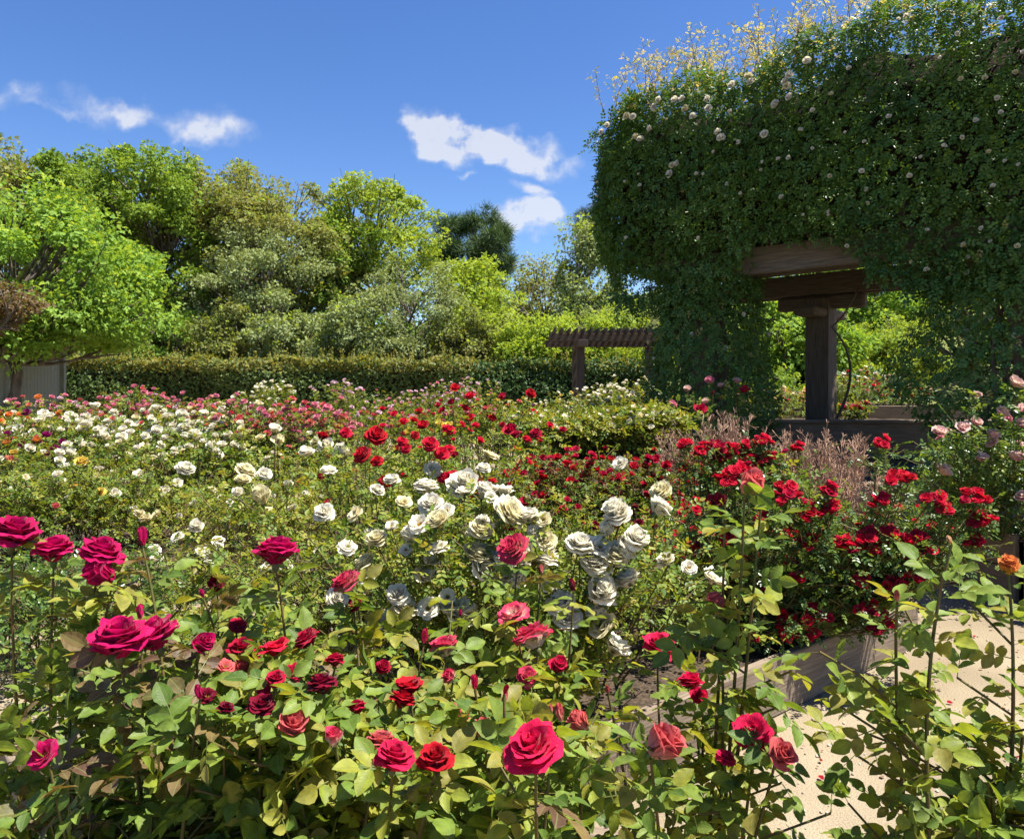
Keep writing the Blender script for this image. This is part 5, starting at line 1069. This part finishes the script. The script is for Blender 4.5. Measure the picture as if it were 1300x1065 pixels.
row(lin(395, 690, 9), 12.2, 1.36, .60, [(2, 'rosette', 'coral', .09), (2, 'rosette', 'pink', .09), (2, 'rosette', 'lilac', .085), (1, 'tea', 'crimson', .09), (1, 'rosette', 'magenta', .08)], 13, '{o} mixed pink rose bush from the left in the row behind the red group', 'mixed pink rose bushes behind the red ones')
row(lin(430, 600, 6), 17.5, lambda k: [1.75, 1.72, 1.55, 1.6, 1.82, 1.85][k], .75, [(3, 'flori', 'lilac', .09), (1, 'flori', 'pink', .08)], lambda k: [24, 8, 6, 18, 26, 22][k], '{o} pale lilac pink shrub rose from the left against the hedge', 'pale lilac shrub roses against the hedge')
row([545], 9.0, 1.36, .3, [(1, 'tea', 'yellow', .11)], 6, 'yellow rose bush just behind the red roses', None)
row([752, 778, 805], 18.5, lambda k: [1.75, 1.95, 1.85][k], .55, [(1, 'flori', 'white', .10)], 22, '{o} white shrub rose from the left beside the distant pergola post', 'white shrub roses beside the distant pergola')
row(lin(682, 832, 7), 7.45, 1.33, .32, [(3, 'flori', 'cream', .06), (4, 'flori', 'white', .06), (2, 'flori', 'yellow', .058)], 70, '{o} small flowered cream rose bush from left in the brown plank bed', 'cream and yellow rose bushes in the brown plank bed', z0=.88, fol='fresh', dj=.2)
row(lin(630, 830, 6), 12.8, 1.47, .55, [(3, 'flori', 'yellow', .065), (3, 'flori', 'white', .07), (1, 'flori', 'cream', .07)], 26, '{o} small flowered yellow rose bush from the left, behind the brown plank bed', 'yellow rose bushes behind the brown plank bed', z0=.3, fol='fresh')

FAR = False
# ------------------------------------------------------------------ litter on the path
r = np.random.default_rng(21); g = Geo(); n = 2600
p = np.stack([r.uniform(-1, 5.2, n), r.uniform(1.8, 6.5, n), np.full(n, .004)], 1); n_ = len(p)
for k in range(n_):
    s = r.uniform(.003, .009) * (1.6 if k % 40 == 0 else 1); c = p[k]; a = r.uniform(0, 6.28); h = s * .5
    q = np.array([[math.cos(a + i * 1.2566) * s * r.uniform(.7, 1.1), math.sin(a + i * 1.2566) * s * r.uniform(.7, 1.1), 0] for i in range(5)]); t = q * .6 + (0, 0, h)
    g.add(np.concatenate([q, t]) + c, [[i, (i + 1) % 5, 5 + (i + 1) % 5, 5 + i] for i in range(5)], 0); g.f.append(np.array([[5, 6, 7, 8, 9]]) + g.n - 10); g.m.append(np.zeros(1, int))
M['pebble'] = leaf_mat('pebbles', [(.30, .24, .17), (.45, .37, .27), (.58, .50, .40), (.27, .22, .16)], trans=0, rough=.9)
tag(g.build('gravel', [M['pebble']]), kind='stuff')
g = Geo(); n = 380; p = np.stack([r.uniform(.2, 3.2, n), r.uniform(2.2, 5.0, n), r.uniform(.006, .014, n)], 1)
inst(g, LEAF_LO, p, norm(r.normal(0, 1, (n, 3)) * (1, 1, .08)), norm(r.normal(0, .25, (n, 3)) + (0, 0, 1)), r.uniform(.012, .035, n), (r.random(n) < .22).astype(int))
tag(g.build('fallen_leaves', [leaf_mat('dead_leaf', [(.20, .14, .085), (.28, .20, .12), (.16, .11, .065)], trans=.1), M['p_crimson']]), kind='stuff')
